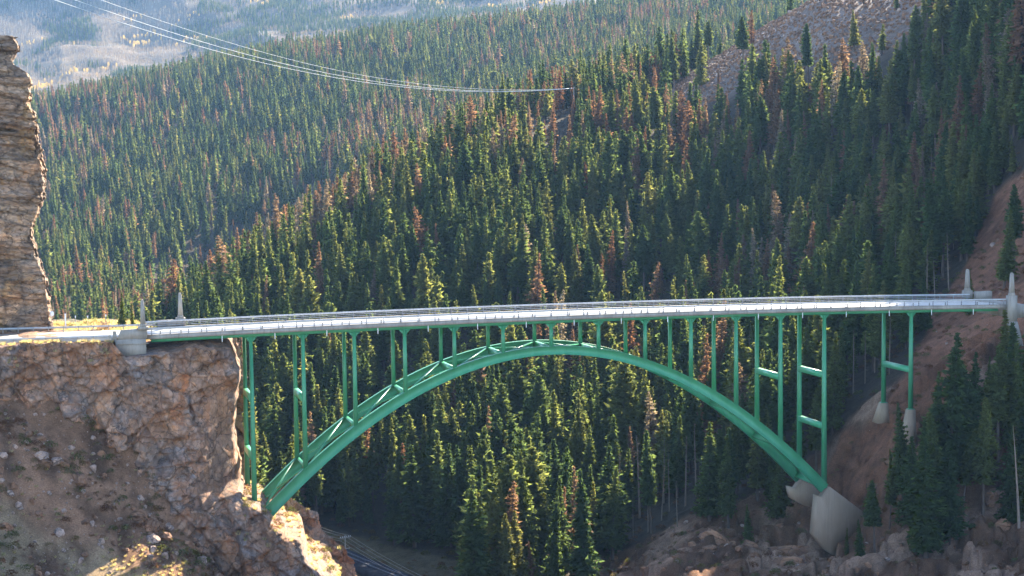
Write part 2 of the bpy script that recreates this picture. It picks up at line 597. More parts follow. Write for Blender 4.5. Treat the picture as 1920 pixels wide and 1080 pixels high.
feat((-600, 320, 1950), (-340, 270, 1950), (0, 214, 1950), (75, 203, 1950), (200, 180, 2000), (350, 148, 2050), (500, 118, 2100), (700, 86, 2150), (900, 63, 2200), (1100, 40, 2250), (1250, 18, 2300), (1450, -8, 2350), (1700, -40, 2400), (2900, -90, 2400))
feat((-600, 360, 2250), (0, 262, 2250), (200, 225, 2300), (500, 170, 2400), (700, 140, 2450), (900, 115, 2500), (1250, 75, 2600), (1700, 20, 2600), (2900, -40, 2600))
feat((-600, 320, 2800), (0, 215, 2800), (300, 165, 2850), (600, 118, 2900), (1000, 72, 3000), (1300, 45, 3000), (2900, 0, 3000))
feat((-600, 200, 3500), (0, 112, 3500), (300, 75, 3550), (600, 40, 3600), (1300, -20, 3600), (2900, -40, 3600))
feat((-600, -140, 4800), (0, -140, 4800), (700, -150, 4700), (2900, -150, 4700))
feat((-600, -90, 6500), (2900, -90, 6500))

NA = 900
A_ = np.linspace(-.52, .66, NA)
D_ = np.concatenate([np.linspace(6, 170, 18)[:-1], np.linspace(170, 460, 270)[:-1], np.geomspace(460, 6400, 270)])
ND = len(D_)
fD = np.array([np.interp(A_, q[:, 0], q[:, 1]) for q in FEAT])
fZ = np.array([np.interp(A_, q[:, 0], q[:, 2]) for q in FEAT])
ker = np.hanning(17)
ker /= ker.sum()
for k in range(len(fD)):
    fD[k] = np.convolve(np.pad(fD[k], 8, mode='edge'), ker, 'valid')
    fZ[k] = np.convolve(np.pad(fZ[k], 8, mode='edge'), ker, 'valid')


def pchip(x, y, q):
    h = np.diff(x)
    s = np.diff(y) / h
    m = np.zeros(len(x))
    w1, w2 = 2 * h[1:] + h[:-1], h[1:] + 2 * h[:-1]
    ok = s[:-1] * s[1:] > 0
    m[1:-1][ok] = ((w1 + w2)[ok]) / (w1[ok] / s[:-1][ok] + w2[ok] / s[1:][ok])
    m[0], m[-1] = s[0], s[-1]
    i = np.clip(np.searchsorted(x, q) - 1, 0, len(h) - 1)
    t = (q - x[i]) / h[i]
    return (y[i] * (1 + 2 * t) * (1 - t) ** 2 + h[i] * m[i] * t * (1 - t) ** 2 + y[i + 1] * t * t * (3 - 2 * t) + h[i] * m[i + 1] * t * t * (t - 1))


TZ = np.array([pchip(fD[:, i], fZ[:, i], np.clip(D_, fD[0, i], fD[-1, i])) for i in range(NA)])
GX = CPOS[0] + D_[None] * (_FH[0] + A_[:, None] * _R[0])
GY = CPOS[1] + D_[None] * (_FH[1] + A_[:, None] * _R[1])
Dm = np.broadcast_to(D_[None], TZ.shape)
# relief: gullies and ribs that grow with distance, small bumps everywhere
far = sstep(420, 900, Dm)
TZ = TZ + far * fbm(GX / 130, GY / 130, 4, 3) * 7 * sstep(450, 1500, Dm)
vf = sstep(2500, 3100, Dm)
rid = 1 - np.abs(fbm(GX / 420 + .25 * GY / 420, GY / 900, 4, 31)) * 2
TZ = TZ + vf * (rid * 32 - 22 + fbm(GX / 150, GY / 150, 4, 37) * 16)
near = sstep(150, 185, Dm) * (1 - sstep(320, 500, Dm))
near = near * (1 - .93 * ((GX < -7) & (GX > -110) & (GY > -6) & (GY < 20)))
TZ = TZ + near * (fbm(GX / 9, GY / 9, 4, 7) * .9 + fbm(GX / 2.4, GY / 2.4, 3, 8) * .35) + sstep(320, 420, Dm) * (1 - vf) * fbm(GX / 25, GY / 25, 4, 9) * 1.6
_u, _v, _w = [q.reshape(TZ.shape) for q in proj(np.stack([GX, GY, TZ], -1).reshape(-1, 3))]
_m = sstep(1120, 1200, _u) * sstep(225, 250, _w) * (1 - sstep(300, 318, _w))
_b1, _c1, _ = blocks(GX, GY + .4 * TZ, 6.5, 4.5, 501, .8)
_b2, _c2, _ = blocks(GX, GY, 2.8, 2.1, 511, .8)
TZ = TZ + _m * (_b1 * 2.6 + _b2 * 1.1 - (1 - _c1) * .5 - (1 - _c2) * .25)
gu, gv, gw = proj(np.stack([GX, GY, TZ], -1).reshape(-1, 3))
gu, gv, gw = gu.reshape(TZ.shape), gv.reshape(TZ.shape), gw.reshape(TZ.shape)


def inpoly(u, v, poly):
    poly = np.asarray(poly, float)
    c = np.zeros(np.shape(u), bool)
    j = len(poly) - 1
    for i in range(len(poly)):
        xi, yi = poly[i]
        xj, yj = poly[j]
        m = ((yi > v) != (yj > v)) & (u < (xj - xi) * (v - yi) / (yj - yi + 1e-9) + xi)
        c ^= m
        j = i
    return c


SCREE1 = [(1185, 245), (1240, 175), (1330, 108), (1400, 62), (1452, 25), (1520, -40), (1760, -60), (1735, 30), (1690, 90), (1600, 135), (1500, 130), (1440, 112), (1395, 165), (1310, 195), (1240, 235)]
REDSOIL = [(1735, 620), (1775, 560), (1800, 500), (1830, 440), (1860, 365), (1930, 320), (2060, 300), (2060, 720), (1880, 640), (1800, 720), (1745, 800), (1650, 960), (1560, 1000), (1540, 900), (1580, 800), (1650, 770), (1710, 690)]


def zone(u, v, d, x, y):
    jit = fbm(x / 14, y / 14, 3, 77) * 14
    uu, vv = u + jit, v + jit * .7
    scree = inpoly(uu, vv, SCREE1) & (d > 560) & (d < 900)
    red = inpoly(uu, vv, REDSOIL) & (d < 440)
    rock = (d < 312) & (u > 1120) & ~red & (d > 225)
    rail = (d > 262) & (d < 358) & (u > 480) & (u < 880) & (v > 1000 + np.maximum(0, u - 640) * .24)
    return scree, red, rock, rail


zs, zr, zk, zl = zone(gu, gv, gw, GX, GY)


def soft(m, n=2):
    a = m.astype(float)
    for _ in range(n):
        b = np.pad(a, 1, mode='edge')
        a = (b[:-2, 1:-1] + b[2:, 1:-1] + b[1:-1, :-2] + b[1:-1, 2:] + b[1:-1, 1:-1]) / 5
    return a[..., None]


base = np.broadcast_to(np.array((.060, .047, .034)), TZ.shape + (3,)).copy()
gcol = base * (1 + .3 * fbm(GX / 30, GY / 30, 3, 5))[..., None]


def lay(m, c, n=2, var=.25, sc=6, seed=1):
    global gcol
    m = soft(m, n)
    cc = np.array(c) * (1 + var * fbm(GX / sc, GY / sc, 3, seed))[..., None]
    gcol = gcol * (1 - m) + cc * m


lay(zs, (.20, .148, .122), 1, .5, 12, 3)
lay(zr, (.235, .108, .062), 2, .35, 8, 4)
lay(zk, (.15, .08, .048), 3, .6, 6, 5)
lay(zk & (fbm(GX / 7, GY / 7, 3, 19) > .08), (.32, .195, .13), 1, .4, 4, 6)
lay(zl, (.12, .095, .055), 2, .3, 10, 6)
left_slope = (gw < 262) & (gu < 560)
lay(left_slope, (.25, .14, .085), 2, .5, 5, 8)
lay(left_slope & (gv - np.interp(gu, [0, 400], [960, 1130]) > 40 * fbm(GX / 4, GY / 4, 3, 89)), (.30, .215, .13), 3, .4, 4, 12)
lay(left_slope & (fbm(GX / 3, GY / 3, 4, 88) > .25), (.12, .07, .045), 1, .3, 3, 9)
plateau = (gw > 252) & (gw < 290) & (gu < 420)
lay(plateau, (.17, .15, .10), 1, .3, 4, 10)
mtn = gw > 2650
pat = fbm(GX / 160, GY / 160, 3, 51)
lay(mtn, (.165, .122, .08), 2, .35, 90, 11)
lay(mtn & (pat > .12), (.10, .085, .06), 2, .3, 60, 12)
V = np.stack([GX, GY, TZ], -1).reshape(-1, 3)
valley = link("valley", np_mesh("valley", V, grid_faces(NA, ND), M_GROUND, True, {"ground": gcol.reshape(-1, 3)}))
tag(valley, kind="structure")


def tz(x, y):
    """ground height at world x, y (arrays)"""
    rx, ry = np.asarray(x) - CPOS[0], np.asarray(y) - CPOS[1]
    D = rx * _FH[0] + ry * _FH[1]
    a = (rx * _R[0] + ry * _R[1]) / np.maximum(D, 1)
    fi = np.clip((a - A_[0]) / (A_[1] - A_[0]), 0, NA - 1.001)
    j = np.clip(np.searchsorted(D_, D) - 1, 0, ND - 2)
    fj = np.clip((D - D_[j]) / (D_[j + 1] - D_[j]), 0, 1)
    i = fi.astype(int)
    fi = fi - i
    return (TZ[i, j] * (1 - fi) + TZ[i + 1, j] * fi) * (1 - fj) + (TZ[i, j + 1] * (1 - fi) + TZ[i + 1, j + 1] * fi) * fj

# ------------------------------------------------------------------ the bridge
BAY, WID = 97 / 12, 9.79


def zd(x):
    return .001 * x - .000137 * x * (x - 97)


def zrib(x):
    t = np.abs(x - 48.5)
    return -3.35 - .0107 * t * t


X0, X1 = -15.9, 131.4
YN, YF = -1.35, WID + 1.35
bridge = empty("arch_bridge", (0, 0, 0))
tag(bridge, "green steel arch bridge with slim columns carrying a pale concrete deck across the gorge", "bridge")


def strip_xz(name, mat, x0, x1, y0, y1, zl, zh, n=80, parent=bridge, build=True):
    """a beam along the deck that follows its gentle crest"""
    xs = np.linspace(x0, x1, n)
    z = zd(xs)
    m = MB()
    q = np.stack([np.stack([xs, np.full(n, y), z + h], -1) for y, h in ((y0, zl), (y1, zl), (y1, zh), (y0, zh))], 1).reshape(-1, 3)
    i = np.arange(n - 1)[:, None] * 4
    j = np.arange(4)[None]
    jn = (j + 1) % 4
    m.add(q, np.concatenate([np.stack([i + j, i + 4 + j, i + 4 + jn, i + jn], -1).reshape(-1, 4), [(0, 1, 2, 3)], [(4 * n - 1, 4 * n - 2, 4 * n - 3, 4 * n - 4)]]))
    return m.build(name, mat, parent) if build else m


strip_xz("deck_slab", M_CONC, X0, X1, YN, YF, .56, 1.08)
strip_xz("road_surface", M_ROAD, X0, X1, -.55, WID + .55, 1.081, 1.10)
strip_xz("curb", M_CONC, X0, X1, YN + .03, -.56, 1.081, 1.24)
strip_xz("curb", M_CONC, X0, X1, WID + .56, YF - .03, 1.081, 1.24)
for y in (0, WID):
    strip_xz("edge_girder", M_GREEN, X0 + .8, X1 - 1.2, y - .22, y + .22, 0, .558)
for y in (3.2, 6.5):
    strip_xz("edge_girder", M_GREEN, X0 + .8, X1 - 1.2, y - .15, y + .15, .05, .557)
COLX = [i * BAY for i in range(13)] + [113.4]


def arch_rib(y):
    n = 73
    xs = np.linspace(-.6, 97.6, n)
    zt = zrib(xs)
    sl_ = np.gradient(zt, xs)
    nx, nz = -sl_ / np.hypot(1, sl_), 1 / np.hypot(1, sl_)
    dep = 1.38 + .42 * np.abs(xs - 48.5) / 48.5
    m = MB()
    w = .42
    T = np.stack([xs, zt], -1)
    B = np.stack([xs - nx * dep, zt - nz * dep], -1)
    ring = []
    fl = .07
    # box with slightly projecting flanges top and bottom
    T2 = T - np.stack([nx, nz], -1) * .06
    B2 = B + np.stack([nx, nz], -1) * .06
    for (a, hw) in ((T, w + fl), (T2, w + fl), (T2, w), (B2, w), (B2, w + fl), (B, w + fl)):
        ring.append((a, -hw))
    for (a, hw) in ((B, w + fl), (B2, w + fl), (B2, w), (T2, w), (T2, w + fl), (T, w + fl)):
        ring.append((a, hw))
    k = len(ring)
    q = np.stack([np.stack([a[:, 0], np.full(n, y + h), a[:, 1]], -1) for a, h in ring], 1).reshape(-1, 3)
    i = np.arange(n - 1)[:, None] * k
    j = np.arange(k)[None]
    jn = (j + 1) % k
    m.add(q, np.stack([i + j, i + jn, i + k + jn, i + k + j], -1).reshape(-1, 4))
    o = m.build("arch_rib", M_GREEN, bridge)
    return o


arch_rib(0)
arch_rib(WID)
for i, x in enumerate(COLX):
    for y in (0, WID):
        zb = float(zrib(x)) - .25 if i < 13 else (-17.0 if y == 0 else -17.15)
        if i in (0, 12):
            zb = float(zrib(x)) - 1.2
        zt = float(zd(x))
        L = zt - zb
        m = MB()
        w0, w1 = .50, .50 + .0115 * L
        m.taper((x, y, zt), w0, .46, (x, y, zb), w1, .5 + .004 * L)
        # haunch gussets where the column meets the girder
        for sg in (-1, 1):
            a = np.array([(x + sg * .25, y - .06, zt - .85), (x + sg * .25, y + .06, zt - .85), (x + sg * .25, y + .06, zt + .02), (x + sg * .25, y - .06, zt + .02)])
            b = np.array([(x + sg * .32, y - .06, zt - .75), (x + sg * .32, y + .06, zt - .75), (x + sg * 1.0, y + .06, zt + .02), (x + sg * 1.0, y - .06, zt + .02)])
            if sg > 0:
                m.hexa(a, b)
            else:
                m.hexa(b, a)
        if i >= 13:
            m.box(x - .55, x + .55, y - .5, y + .5, zb - .02, zb + .12)
        m.build("column", M_GREEN, bridge)
    m = MB()
    m.box(x - .2, x + .2, .23, WID - .23, zd(x) - .02, zd(x) + .5)
    m.build("floor_beam", M_GREEN, bridge)
for i, z in ((0, -9.2), (0, -18.4), (1, -9.55), (11, -9.75), (12, -9.75), (12, -18.6), (13, -9.6)):
    x = COLX[i]
    MB().box(x - .36, x + .36, .2, WID - .2, z - .95, z).build("column_strut", M_GREEN2, bridge)
for i in range(13):
    x = i * BAY
    z = float(zrib(x))
    sl_ = -2 * .0107 * (x - 48.5)
    n = np.array((-sl_, 0, 1)) / math.hypot(1, sl_)
    a = np.array((x, .43, z)) - n * .72
    b = np.array((x, WID - .43, z)) - n * .72
    MB().bar(a, b, .5, 1.22, up=n).build("cross_strut", M_GREEN2, bridge)
for i in range(12):
    xa, xb = i * BAY, (i + 1) * BAY
    za, zb = float(zrib(xa)), float(zrib(xb))
    # half-diagonals stop at the middle so that the two braces of a panel butt instead of crossing
    A, B = np.array((xa + .35, .5, za - .22)), np.array((xb - .35, WID - .5, zb - .22))
    MB().bar(A, B, .26, .2).build("lateral_brace", M_GREEN2, bridge)
    A, B = np.array((xa + .35, WID - .5, za - .24)), np.array((xb - .35, .5, zb - .24))
    MB().bar(A, (A + B) / 2 - (B - A) * .012, .262, .18).bar((A + B) / 2 + (B - A) * .012, B, .262, .18).build("lateral_brace", M_GREEN2, bridge)
for k in range(-2, 17):
    x = (k + .45) * BAY
    if -10 < x < 128:
        MB().tube([(x, -.95, zd(x) + .555), (x, -.95, zd(x) - .45)], .07, 8).build("drain_pipe", M_WHITE, bridge)


def rail_profile(x0, x1, y, zc, h, d, n=60, wave=True):
    """W-beam strip along the deck"""
    xs = np.linspace(x0, x1, n)
    z = zd(xs)
    pr_ = [(-d, h / 2), (-d * 1.6, h * .3), (-d, 0), (-d * 1.6, -h * .3), (-d, -h / 2), (0, -h / 2), (0, h / 2)] if wave else [(-d, h / 2), (-d, -h / 2), (0, -h / 2), (0, h / 2)]
    k = len(pr_)
    q = np.stack([np.stack([xs, np.full(n, y + a), z + zc + b], -1) for a, b in pr_], 1).reshape(-1, 3)
    i = np.arange(n - 1)[:, None] * k
    j = np.arange(k)[None]
    jn = (j + 1) % k
    return q, np.stack([i + j, i + jn, i + k + jn, i + k + j], -1).reshape(-1, 4)


def bridge_railing(y, side):
    r = empty("railing", (0, 0, 0))
    r.parent = bridge
    q, f = rail_profile(X0 + .2, X1 - .2, y, 2.12, .30, .07)
    MB().add(q, f).build("top_rail", M_STEEL, r)
    for h in (1.78, 1.50):
        q, f = rail_profile(X0 + .2, X1 - .2, y + .02, h, .07, .07, wave=False)
        MB().add(q, f).build("lower_rail", M_STEEL, r)
    pm = None
    x = X0 + .9
    while x < X1 - .4:
        if pm is None:
            pm = MB().box(-.055, .055, 0, .12, 0, 1.0).box(-.12, .12, -.02, .16, 0, .05).mesh("post", M_POSTD)
        o = link("post", pm, r)
        o.location = (x, y + .02, zd(x) + 1.235)
        x += 2.75
    return r


bridge_railing(YN + .18, 1)
bridge_railing(YF - .2, -1)
# low inner guard with short stubs on the roadway side of the near curb
r = empty("inner_guard", (0, 0, 0))
r.parent = bridge
q, f = rail_profile(X0 + 1, X1 - 1, -.68, 1.62, .06, .06, wave=False)
MB().add(q, f).build("guard_rail", M_STEEL, r)
pm = MB().box(-.075, .075, -.07, .07, 0, .52).mesh("stub_post", M_POSTD)
x = X0 + 2.2
while x < X1 - 1:
    o = link("stub_post", pm, r)
    o.location = (x, -.70, zd(x) + 1.24)
    x += 3.1


def pylon(x, y, zb, top):
    m = MB()
    m.box(x - .75, x + .75, y - .62, y + .62, zb, 2.35)
    m.taper((x, y, 2.35), 1.0, .9, (x, y, 2.75), .82, .8)
    m.taper((x, y, 2.752), .76, .74, (x, y, top - .28), .50, .5)
    m.taper((x, y, top - .278), .50, .5, (x, y, top), .30, .3)
    return m.build("pylon", M_CONC, bridge)


pylon(-16.3, -1.75, 1.9, 6.45)
pylon(-9.8, 11.7, 1.10, 6.35)
pylon(131.9, -1.75, -2.2, 6.35)
pylon(131.2, 11.7, 1.0, 6.25)
m = MB()
m.box(-20.4, -15.92, -2.1, 11.5, -2.4, .52)                     # left abutment body
m.box(-20.2, -15.6, -2.24, -2.102, -.25, -.1)
w = np.array([(-20.1, -2.0, .522), (-15.7, -2.0, .522), (-15.7, -1.2, .522), (-20.1, -1.2, .522)])
t = np.array([(-19.6, -2.0, 1.9), (-15.7, -2.0, 2.15), (-15.7, -1.2, 2.15), (-19.6, -1.2, 1.9)])
m.hexa(w, t)
m.box(-20.75, -20.22, -1.9, -1.3, .3, 1.8)
m.box(-13.4, -9.2, 11.15, 12.0, .2, 2.05)                        # far wing wall
m.build("abutment", M_CONC, bridge)
m = MB()
m.box(133.0, 136, -1.0, 11.5, -1.7, .5)
m.box(132.7, 136, 11.2, 12.0, .5, 2.1)
m.taper((132.0, -1.75, -2.2), 1.5, 1.25, (132.6, -1.9, -6.5), 2.2, 1.9)
m.build("abutment", M_CONC, bridge)


def prism(poly, y0, y1, inset=0):
    p = np.asarray(poly, float)
    n = len(p)
    a = np.stack([p[:, 0], np.full(n, y0), p[:, 1]], -1)
    b = np.stack([p[:, 0], np.full(n, y1), p[:, 1]], -1)
    m = MB()
    c0, c1 = a.mean(0), b.mean(0)
    v = np.concatenate([a, b, [c0], [c1]])
    f4 = [(i, (i + 1) % n, n + (i + 1) % n, n + i) for i in range(n)]
    f3 = [(2 * n, (i + 1) % n, i) for i in range(n)] + [(2 * n + 1, n + i, n + (i + 1) % n) for i in range(n)]
    return m.add(v, f4, f3)


sk = [(95.5, -30.9), (96.4, -31.3), (97.7, -29.5), (104.7, -34.8), (103.7, -37), (98.7, -41.6), (97.2, -40.6), (94.8, -37.6)]
prism(sk, -1.3, 1.1).build("footing", M_FOOT, bridge)
prism([(94.9, -31.2), (96.2, -31.6), (97.8, -29.6), (101.5, -33), (101, -35.5), (97.5, -34.6), (95.4, -33.3)], WID - 1.0, WID + 1.3).build("footing", M_FOOT, bridge)
for y in (0, WID):
    prism([(-2.5, -28), (.2, -26.9), (2.3, -30.6), (1.5, -36), (-3, -36)], y - 1, y + 1).build("footing", M_CONC, bridge)
    zt, zb = (-17.0, -23.6) if y == 0 else (-17.15, -20.6)
    MB().taper((113.4, y, zt), 1.25, 1.2, (112.6, y - .5, zb), 2.3, 2.3).build("footing", M_FOOT, bridge)

# ------------------------------------------------------------------ rock faces on the left bank
cz_, cx_ = [], []
EDGE = np.array([(2, -2.9), (-1, -2.9), (-3, -2.4), (-8, -1.6), (-14, -2.3), (-20, -1.7), (-24.6, -1.9), (-25.6, -.4), (-26.6, .8), (-28.4, 2.4), (-30.0, 4.4), (-30.8, 6.6), (-33.0, 7.0), (-35, 8.2), (-37.2, 11), (-48, 16)])


def rock_cliff():
    nx, nf, ntop = 470, 320, 50
    xs = np.linspace(-58, 20, nx)
    zf = np.linspace(-48, 0, nf)
    X, T = np.meshgrid(xs, zf, indexing='ij')
    ztop = np.interp(xs, [-58, -21, -19, -15, -9, -4, -1], [.55, .45, -2.2, -1.9, -1.15, -1.5, -2.2]) + .35 * fbm(xs / 3, xs * 0, 3, 61)
    Z = -48 + (T + 48) / 48 * (ztop[:, None] + 48)
    xe = np.interp(-Z, -EDGE[:, 0], EDGE[:, 1]) + .9 * fbm(Z / 2.2, Z * 0 + 3.3, 4, 62)
    b1, c1, h1 = blocks(X + .35 * Z, Z - .1 * X, 7.5, 6.0, 101, .9)
    b2, c2, h2 = blocks(X - .2 * Z, Z + .25 * X, 3.1, 2.6, 111, 1.0)
    b3, c3, h3 = blocks(X, Z, 1.25, 1.05, 121, 1.0)
    Yf = -2.9 + .10 * np.minimum(Z, 0) - .9 * sstep(-18, -40, X) + .6 * np.sin(X * .21 + 1)
    wx, wz = fbm(X / 9, Z / 9, 2, 201), fbm(X / 9, Z / 9, 2, 203)

    def saw(q, L, seed, sharp=.12):
        q = q / L
        k = np.floor(q)
        fq = q - k
        a = .35 + .9 * _hash(k, k * 0 + np.floor(Z / 9 + X / 17), seed)
        return np.where(fq < 1 - sharp, fq / (1 - sharp), (1 - fq) / sharp) * a, np.clip(np.minimum(fq, 1 - fq) / .05, 0, 1)
    s1, k1 = saw(X + 3.2 * wx + .25 * Z, 5.2, 211)
    s2, k2 = saw(Z * .9 - .45 * X + 2.6 * wz, 4.1, 213)
    s3, k3 = saw(.8 * X + .7 * Z + 2.0 * wx, 2.7, 215)
    s4, k4 = saw(Z + .1 * X + 1.6 * wx, 1.9, 217)
    s5, k5 = saw(.9 * X - .5 * Z + 1.2 * wz, 1.15, 219)
    c3 = np.minimum(np.minimum(k1, k2), .4 + .6 * k3)
    Yf = Yf - (b1 * 1.2 + b2 * .5 + b3 * .2) + s1 * 1.35 + s2 * 1.1 + s3 * .7 + s4 * .45 + s5 * .28 - .35 * fbm(X / 6, Z / 6, 3, 64) - 1.9
    ch = sstep(-25.5, -22.5, Z) * (1 - sstep(-9, -5, Z))  # corner cut back along the sun's bearing to let sunlight reach the slope
    Yf = np.where(X > -11, Yf * (1 - ch) + ch * np.maximum(Yf, (X * .743 + 3.0) / .669 + .5 * fbm(X / 2, Z / 2, 3, 67)), Yf)
    low = sstep(-24, -30, Z)
    Yf = Yf - low * (2.2 + 1.5 * fbm(X / 6, Z / 4, 3, 66))
    dx = X - xe
    kk = 4.5 * (1 - low) + 4.2 * low
    Yf = Yf + np.maximum(dx + .8, 0) ** 1.5 * kk
    Yf = np.minimum(Yf, 14 + b2 * 1.5)
    # top sheet running back under the deck and road
    tt = np.linspace(0, 1, ntop + 1)[1:]
    Xt = np.repeat(xs[:, None], ntop, 1)
    Yt = Yf[:, -1:] + (15 - Yf[:, -1:]) * tt[None]
    rise = np.interp(xs, [-58, -21, -19, -1], [.25, .25, .5, .9])[:, None]
    Zt = Z[:, -1:] + rise * sstep(0, .5, tt)[None] + .22 * fbm(Xt / 2.1, Yt / 2.1, 3, 65)
    VX, VY, VZ = np.concatenate([X, Xt], 1), np.concatenate([Yf, Yt], 1), np.concatenate([Z, Zt], 1)
    crack = np.concatenate([np.minimum(.5 + .5 * c1, .25 + .75 * c3), np.ones_like(Xt)], 1)
    blk = np.concatenate([.5 * h1 + .35 * h2 + .15 * h3, .5 * np.ones_like(Xt)], 1)
    f = grid_faces(nx, nf + ntop)
    dxa = np.concatenate([dx, np.repeat(dx[:, -1:], ntop, 1)], 1).reshape(-1)
    f = f[(dxa[f] < 2.4 + 3.0 * (VZ.reshape(-1)[f] < -26)).all(1)]
    me = np_mesh("rock_cliff", np.stack([VX, VY, VZ], -1).reshape(-1, 3), f[:, ::-1], M_CLIFF, False, {"crack": crack.reshape(-1), "block": blk.reshape(-1)})
    o = link("rock_cliff", me)
    tag(o, kind="structure")


rock_cliff()
PINN = [(70, 30), (84, 37), (100, 33), (112, 26), (122, 30), (136, 52), (160, 58), (200, 62), (235, 70), (262, 74), (300, 80), (340, 82), (372, 84), (405, 72), (430, 62), (442, 58), (470, 72), (520, 87), (560, 96), (585, 99), (605, 96), (625, 99)]


def onY(u, v, y):
    r = _F + (u - 960) / CF * _R2 - (v - 540) / CF * _U2
    return CPOS + (y - CPOS[1]) / r[1] * r


def rock_pinnacle():
    yp = 13.6
    e = np.array([onY(u, v, yp)[[2, 0]] for v, u in PINN])
    zt = e[0, 0]
    nz, nx = 300, 130
    zs_ = np.linspace(-.4, zt + .2, nz)
    xe = np.interp(zs_, e[::-1, 0], e[::-1, 1]) + .28 * fbm(zs_ / 2.6, zs_ * 0, 4, 70) * 1.5 - .45
    # s: 0 at the left, 1 at the right edge of the front, then round the corner to the back
    s = np.concatenate([np.linspace(-26, -.5, nx - 50), np.linspace(-.5, 0, 12)[1:], np.linspace(0, 1, 40)[1:]])
    SX, ZZ = np.meshgrid(s, zs_, indexing='ij')
    XE = np.repeat(xe[None], len(s), 0)
    X = XE + np.minimum(SX, 0)
    wrap = np.maximum(SX, 0)
    X = X + .45 * np.sin(np.minimum(wrap * 4, 1.57)) - 5 * sstep(.35, 1, wrap)
    Y = np.full_like(X, yp) - .02 * (ZZ - 20) + wrap * 13
    for sx, sz, a, sd in ((9, 3.2, 1.6, 131), (3.5, 1.25, .75, 141), (1.5, .5, .32, 151)):
        b, c, h = blocks(X + wrap * 14 + ZZ * .1, ZZ + .08 * X + 2 * fbm(X / 14, ZZ / 14, 2, sd + 50), sx, sz, sd, .5, .25)
        Y = Y - b * a
        X = X + b * a * .35 * sstep(-3, 0, SX)
        if sd == 131:
            crack, blk = c, h * .5
        else:
            crack = np.minimum(crack, .35 + .65 * c)
            blk = blk + h * (.3 if sd == 141 else .2)
    for L_, a_, sd in ((5.2, .9, 301), (2.3, .36, 303), (1.1, .12, 305)):
        q_ = (ZZ + .10 * X + .9 * fbm(X / 9, ZZ / 5, 3, sd)) / L_
        fq = q_ - np.floor(q_)
        aa = a_ * (.2 + _hash(np.floor(q_), np.floor((X + 3 * fbm(X / 6, ZZ / 6, 2, sd + 1)) / 4), sd)) * (.35 + .65 * sstep(14, 24, ZZ))
        Y = Y + (fq - .5) * aa
        X = X - (fq - .5) * aa * .5 * sstep(-3, 0, SX)
        crack = np.minimum(crack, .3 + .7 * np.clip(np.minimum(fq, 1 - fq) / .06, 0, 1))
    for L_, a_, sd in ((4.2, .8, 331), (1.7, .35, 333)):
        st_ = np.floor((ZZ + 2 * fbm(X / 8, ZZ / 8, 2, sd)) / (L_ * 1.3))
        q_ = (X + wrap * 12 + 5 * _hash(st_, st_ * 0, sd) + .8 * fbm(X / 3, ZZ / 3, 2, sd + 2)) / L_
        fq = q_ - np.floor(q_)
        Y = Y + (np.where(fq < .85, fq / .85, (1 - fq) / .15) - .5) * a_ * (.3 + _hash(np.floor(q_), st_, sd + 1))
        crack = np.minimum(crack, .25 + .75 * np.clip(np.minimum(fq, 1 - fq) / .06, 0, 1))
    led = np.interp(ZZ, e[::-1, 0], np.array([p[1] for p in PINN])[::-1] * 0)
    # top cap
    capx = X[:, -1:] * .6 + .4 * X.mean()
    X = np.concatenate([X, capx], 1)
    Y = np.concatenate([Y, np.full((len(s), 1), yp + 6.)], 1)
    ZZ = np.concatenate([ZZ, ZZ[:, -1:] + .3], 1)
    ex = lambda a: np.concatenate([a, a[:, -1:]], 1)
    o = link("rock_pinnacle", np_mesh("rock_pinnacle", np.stack([X, Y, ZZ], -1).reshape(-1, 3), grid_faces(len(s), nz + 1)[:, ::-1], M_PINN, False,
                                      {"crack": ex(crack).reshape(-1), "block": ex(blk).reshape(-1)}))
    tag(o, "tall pinnacle of layered brown rock rising beside the road at the left edge", "rock")


rock_pinnacle()

# ------------------------------------------------------------------ approach road on the left bank
xs = np.linspace(-16.0, -80, 40)
yb = np.maximum(0, (-20 - xs)) ** 2 * .0012
m = MB()
L0 = np.stack([xs, -1.15 + yb * .6, .98 - .003 * (xs + 16) * 0 + zd(-16) + .1 + 0 * xs], -1)
L1 = L0.copy()
L1[:, 1] = WID + .7 + yb
q = np.concatenate([L0, L1, L0 - (0, 0, .5), L1 - (0, 0, .5)])
n = len(xs)
i = np.arange(n - 1)
m.add(q, np.concatenate([np.stack([i, i + n, i + n + 1, i + 1], -1), np.stack([2 * n + i, i, i + 1, 2 * n + i + 1], -1), np.stack([n + i, 3 * n + i, 3 * n + i + 1, n + i + 1], -1)])[:, ::-1])
road = m.build("road", M_ASPH)
tag(road, kind="structure")


def guardrail(pts, label, mat=M_STEEL):
    pts = np.asarray(pts, float)
    g = empty("guardrail", tuple(pts[0]))
    tag(g, label, "guardrail")
    loc = pts - pts[0]
    d = np.gradient(loc, axis=0)
    d /= np.linalg.norm(d, axis=1)[:, None]
    sd = np.stack([d[:, 1], -d[:, 0], 0 * d[:, 0]], -1)
    prf = [(.05, .16), (.10, .09), (.05, 0), (.10, -.09), (.05, -.16), (0, -.16), (0, .16)]
    k = len(prf)
    q = np.stack([loc + sd * a + np.array((0, 0, .6 + b)) for a, b in prf], 1).reshape(-1, 3)
    i = np.arange(len(loc) - 1)[:, None] * k
    j = np.arange(k)[None]
    jn = (j + 1) % k
    MB().add(q, np.stack([i + j, i + jn, i + k + jn, i + k + j], -1).reshape(-1, 4)).build("rail", mat, g)
    L = np.concatenate([[0], np.cumsum(np.linalg.norm(np.diff(loc, axis=0), axis=1))])
    pm = MB().box(-.07, .07, -.1, .1, -.3, .72).mesh("post", M_WOOD)
    for s in np.arange(.3, L[-1], 2.3):
        o = link("post", pm, g)
        o.location = [np.interp(s, L, loc[:, a]) for a in range(3)]
    return g


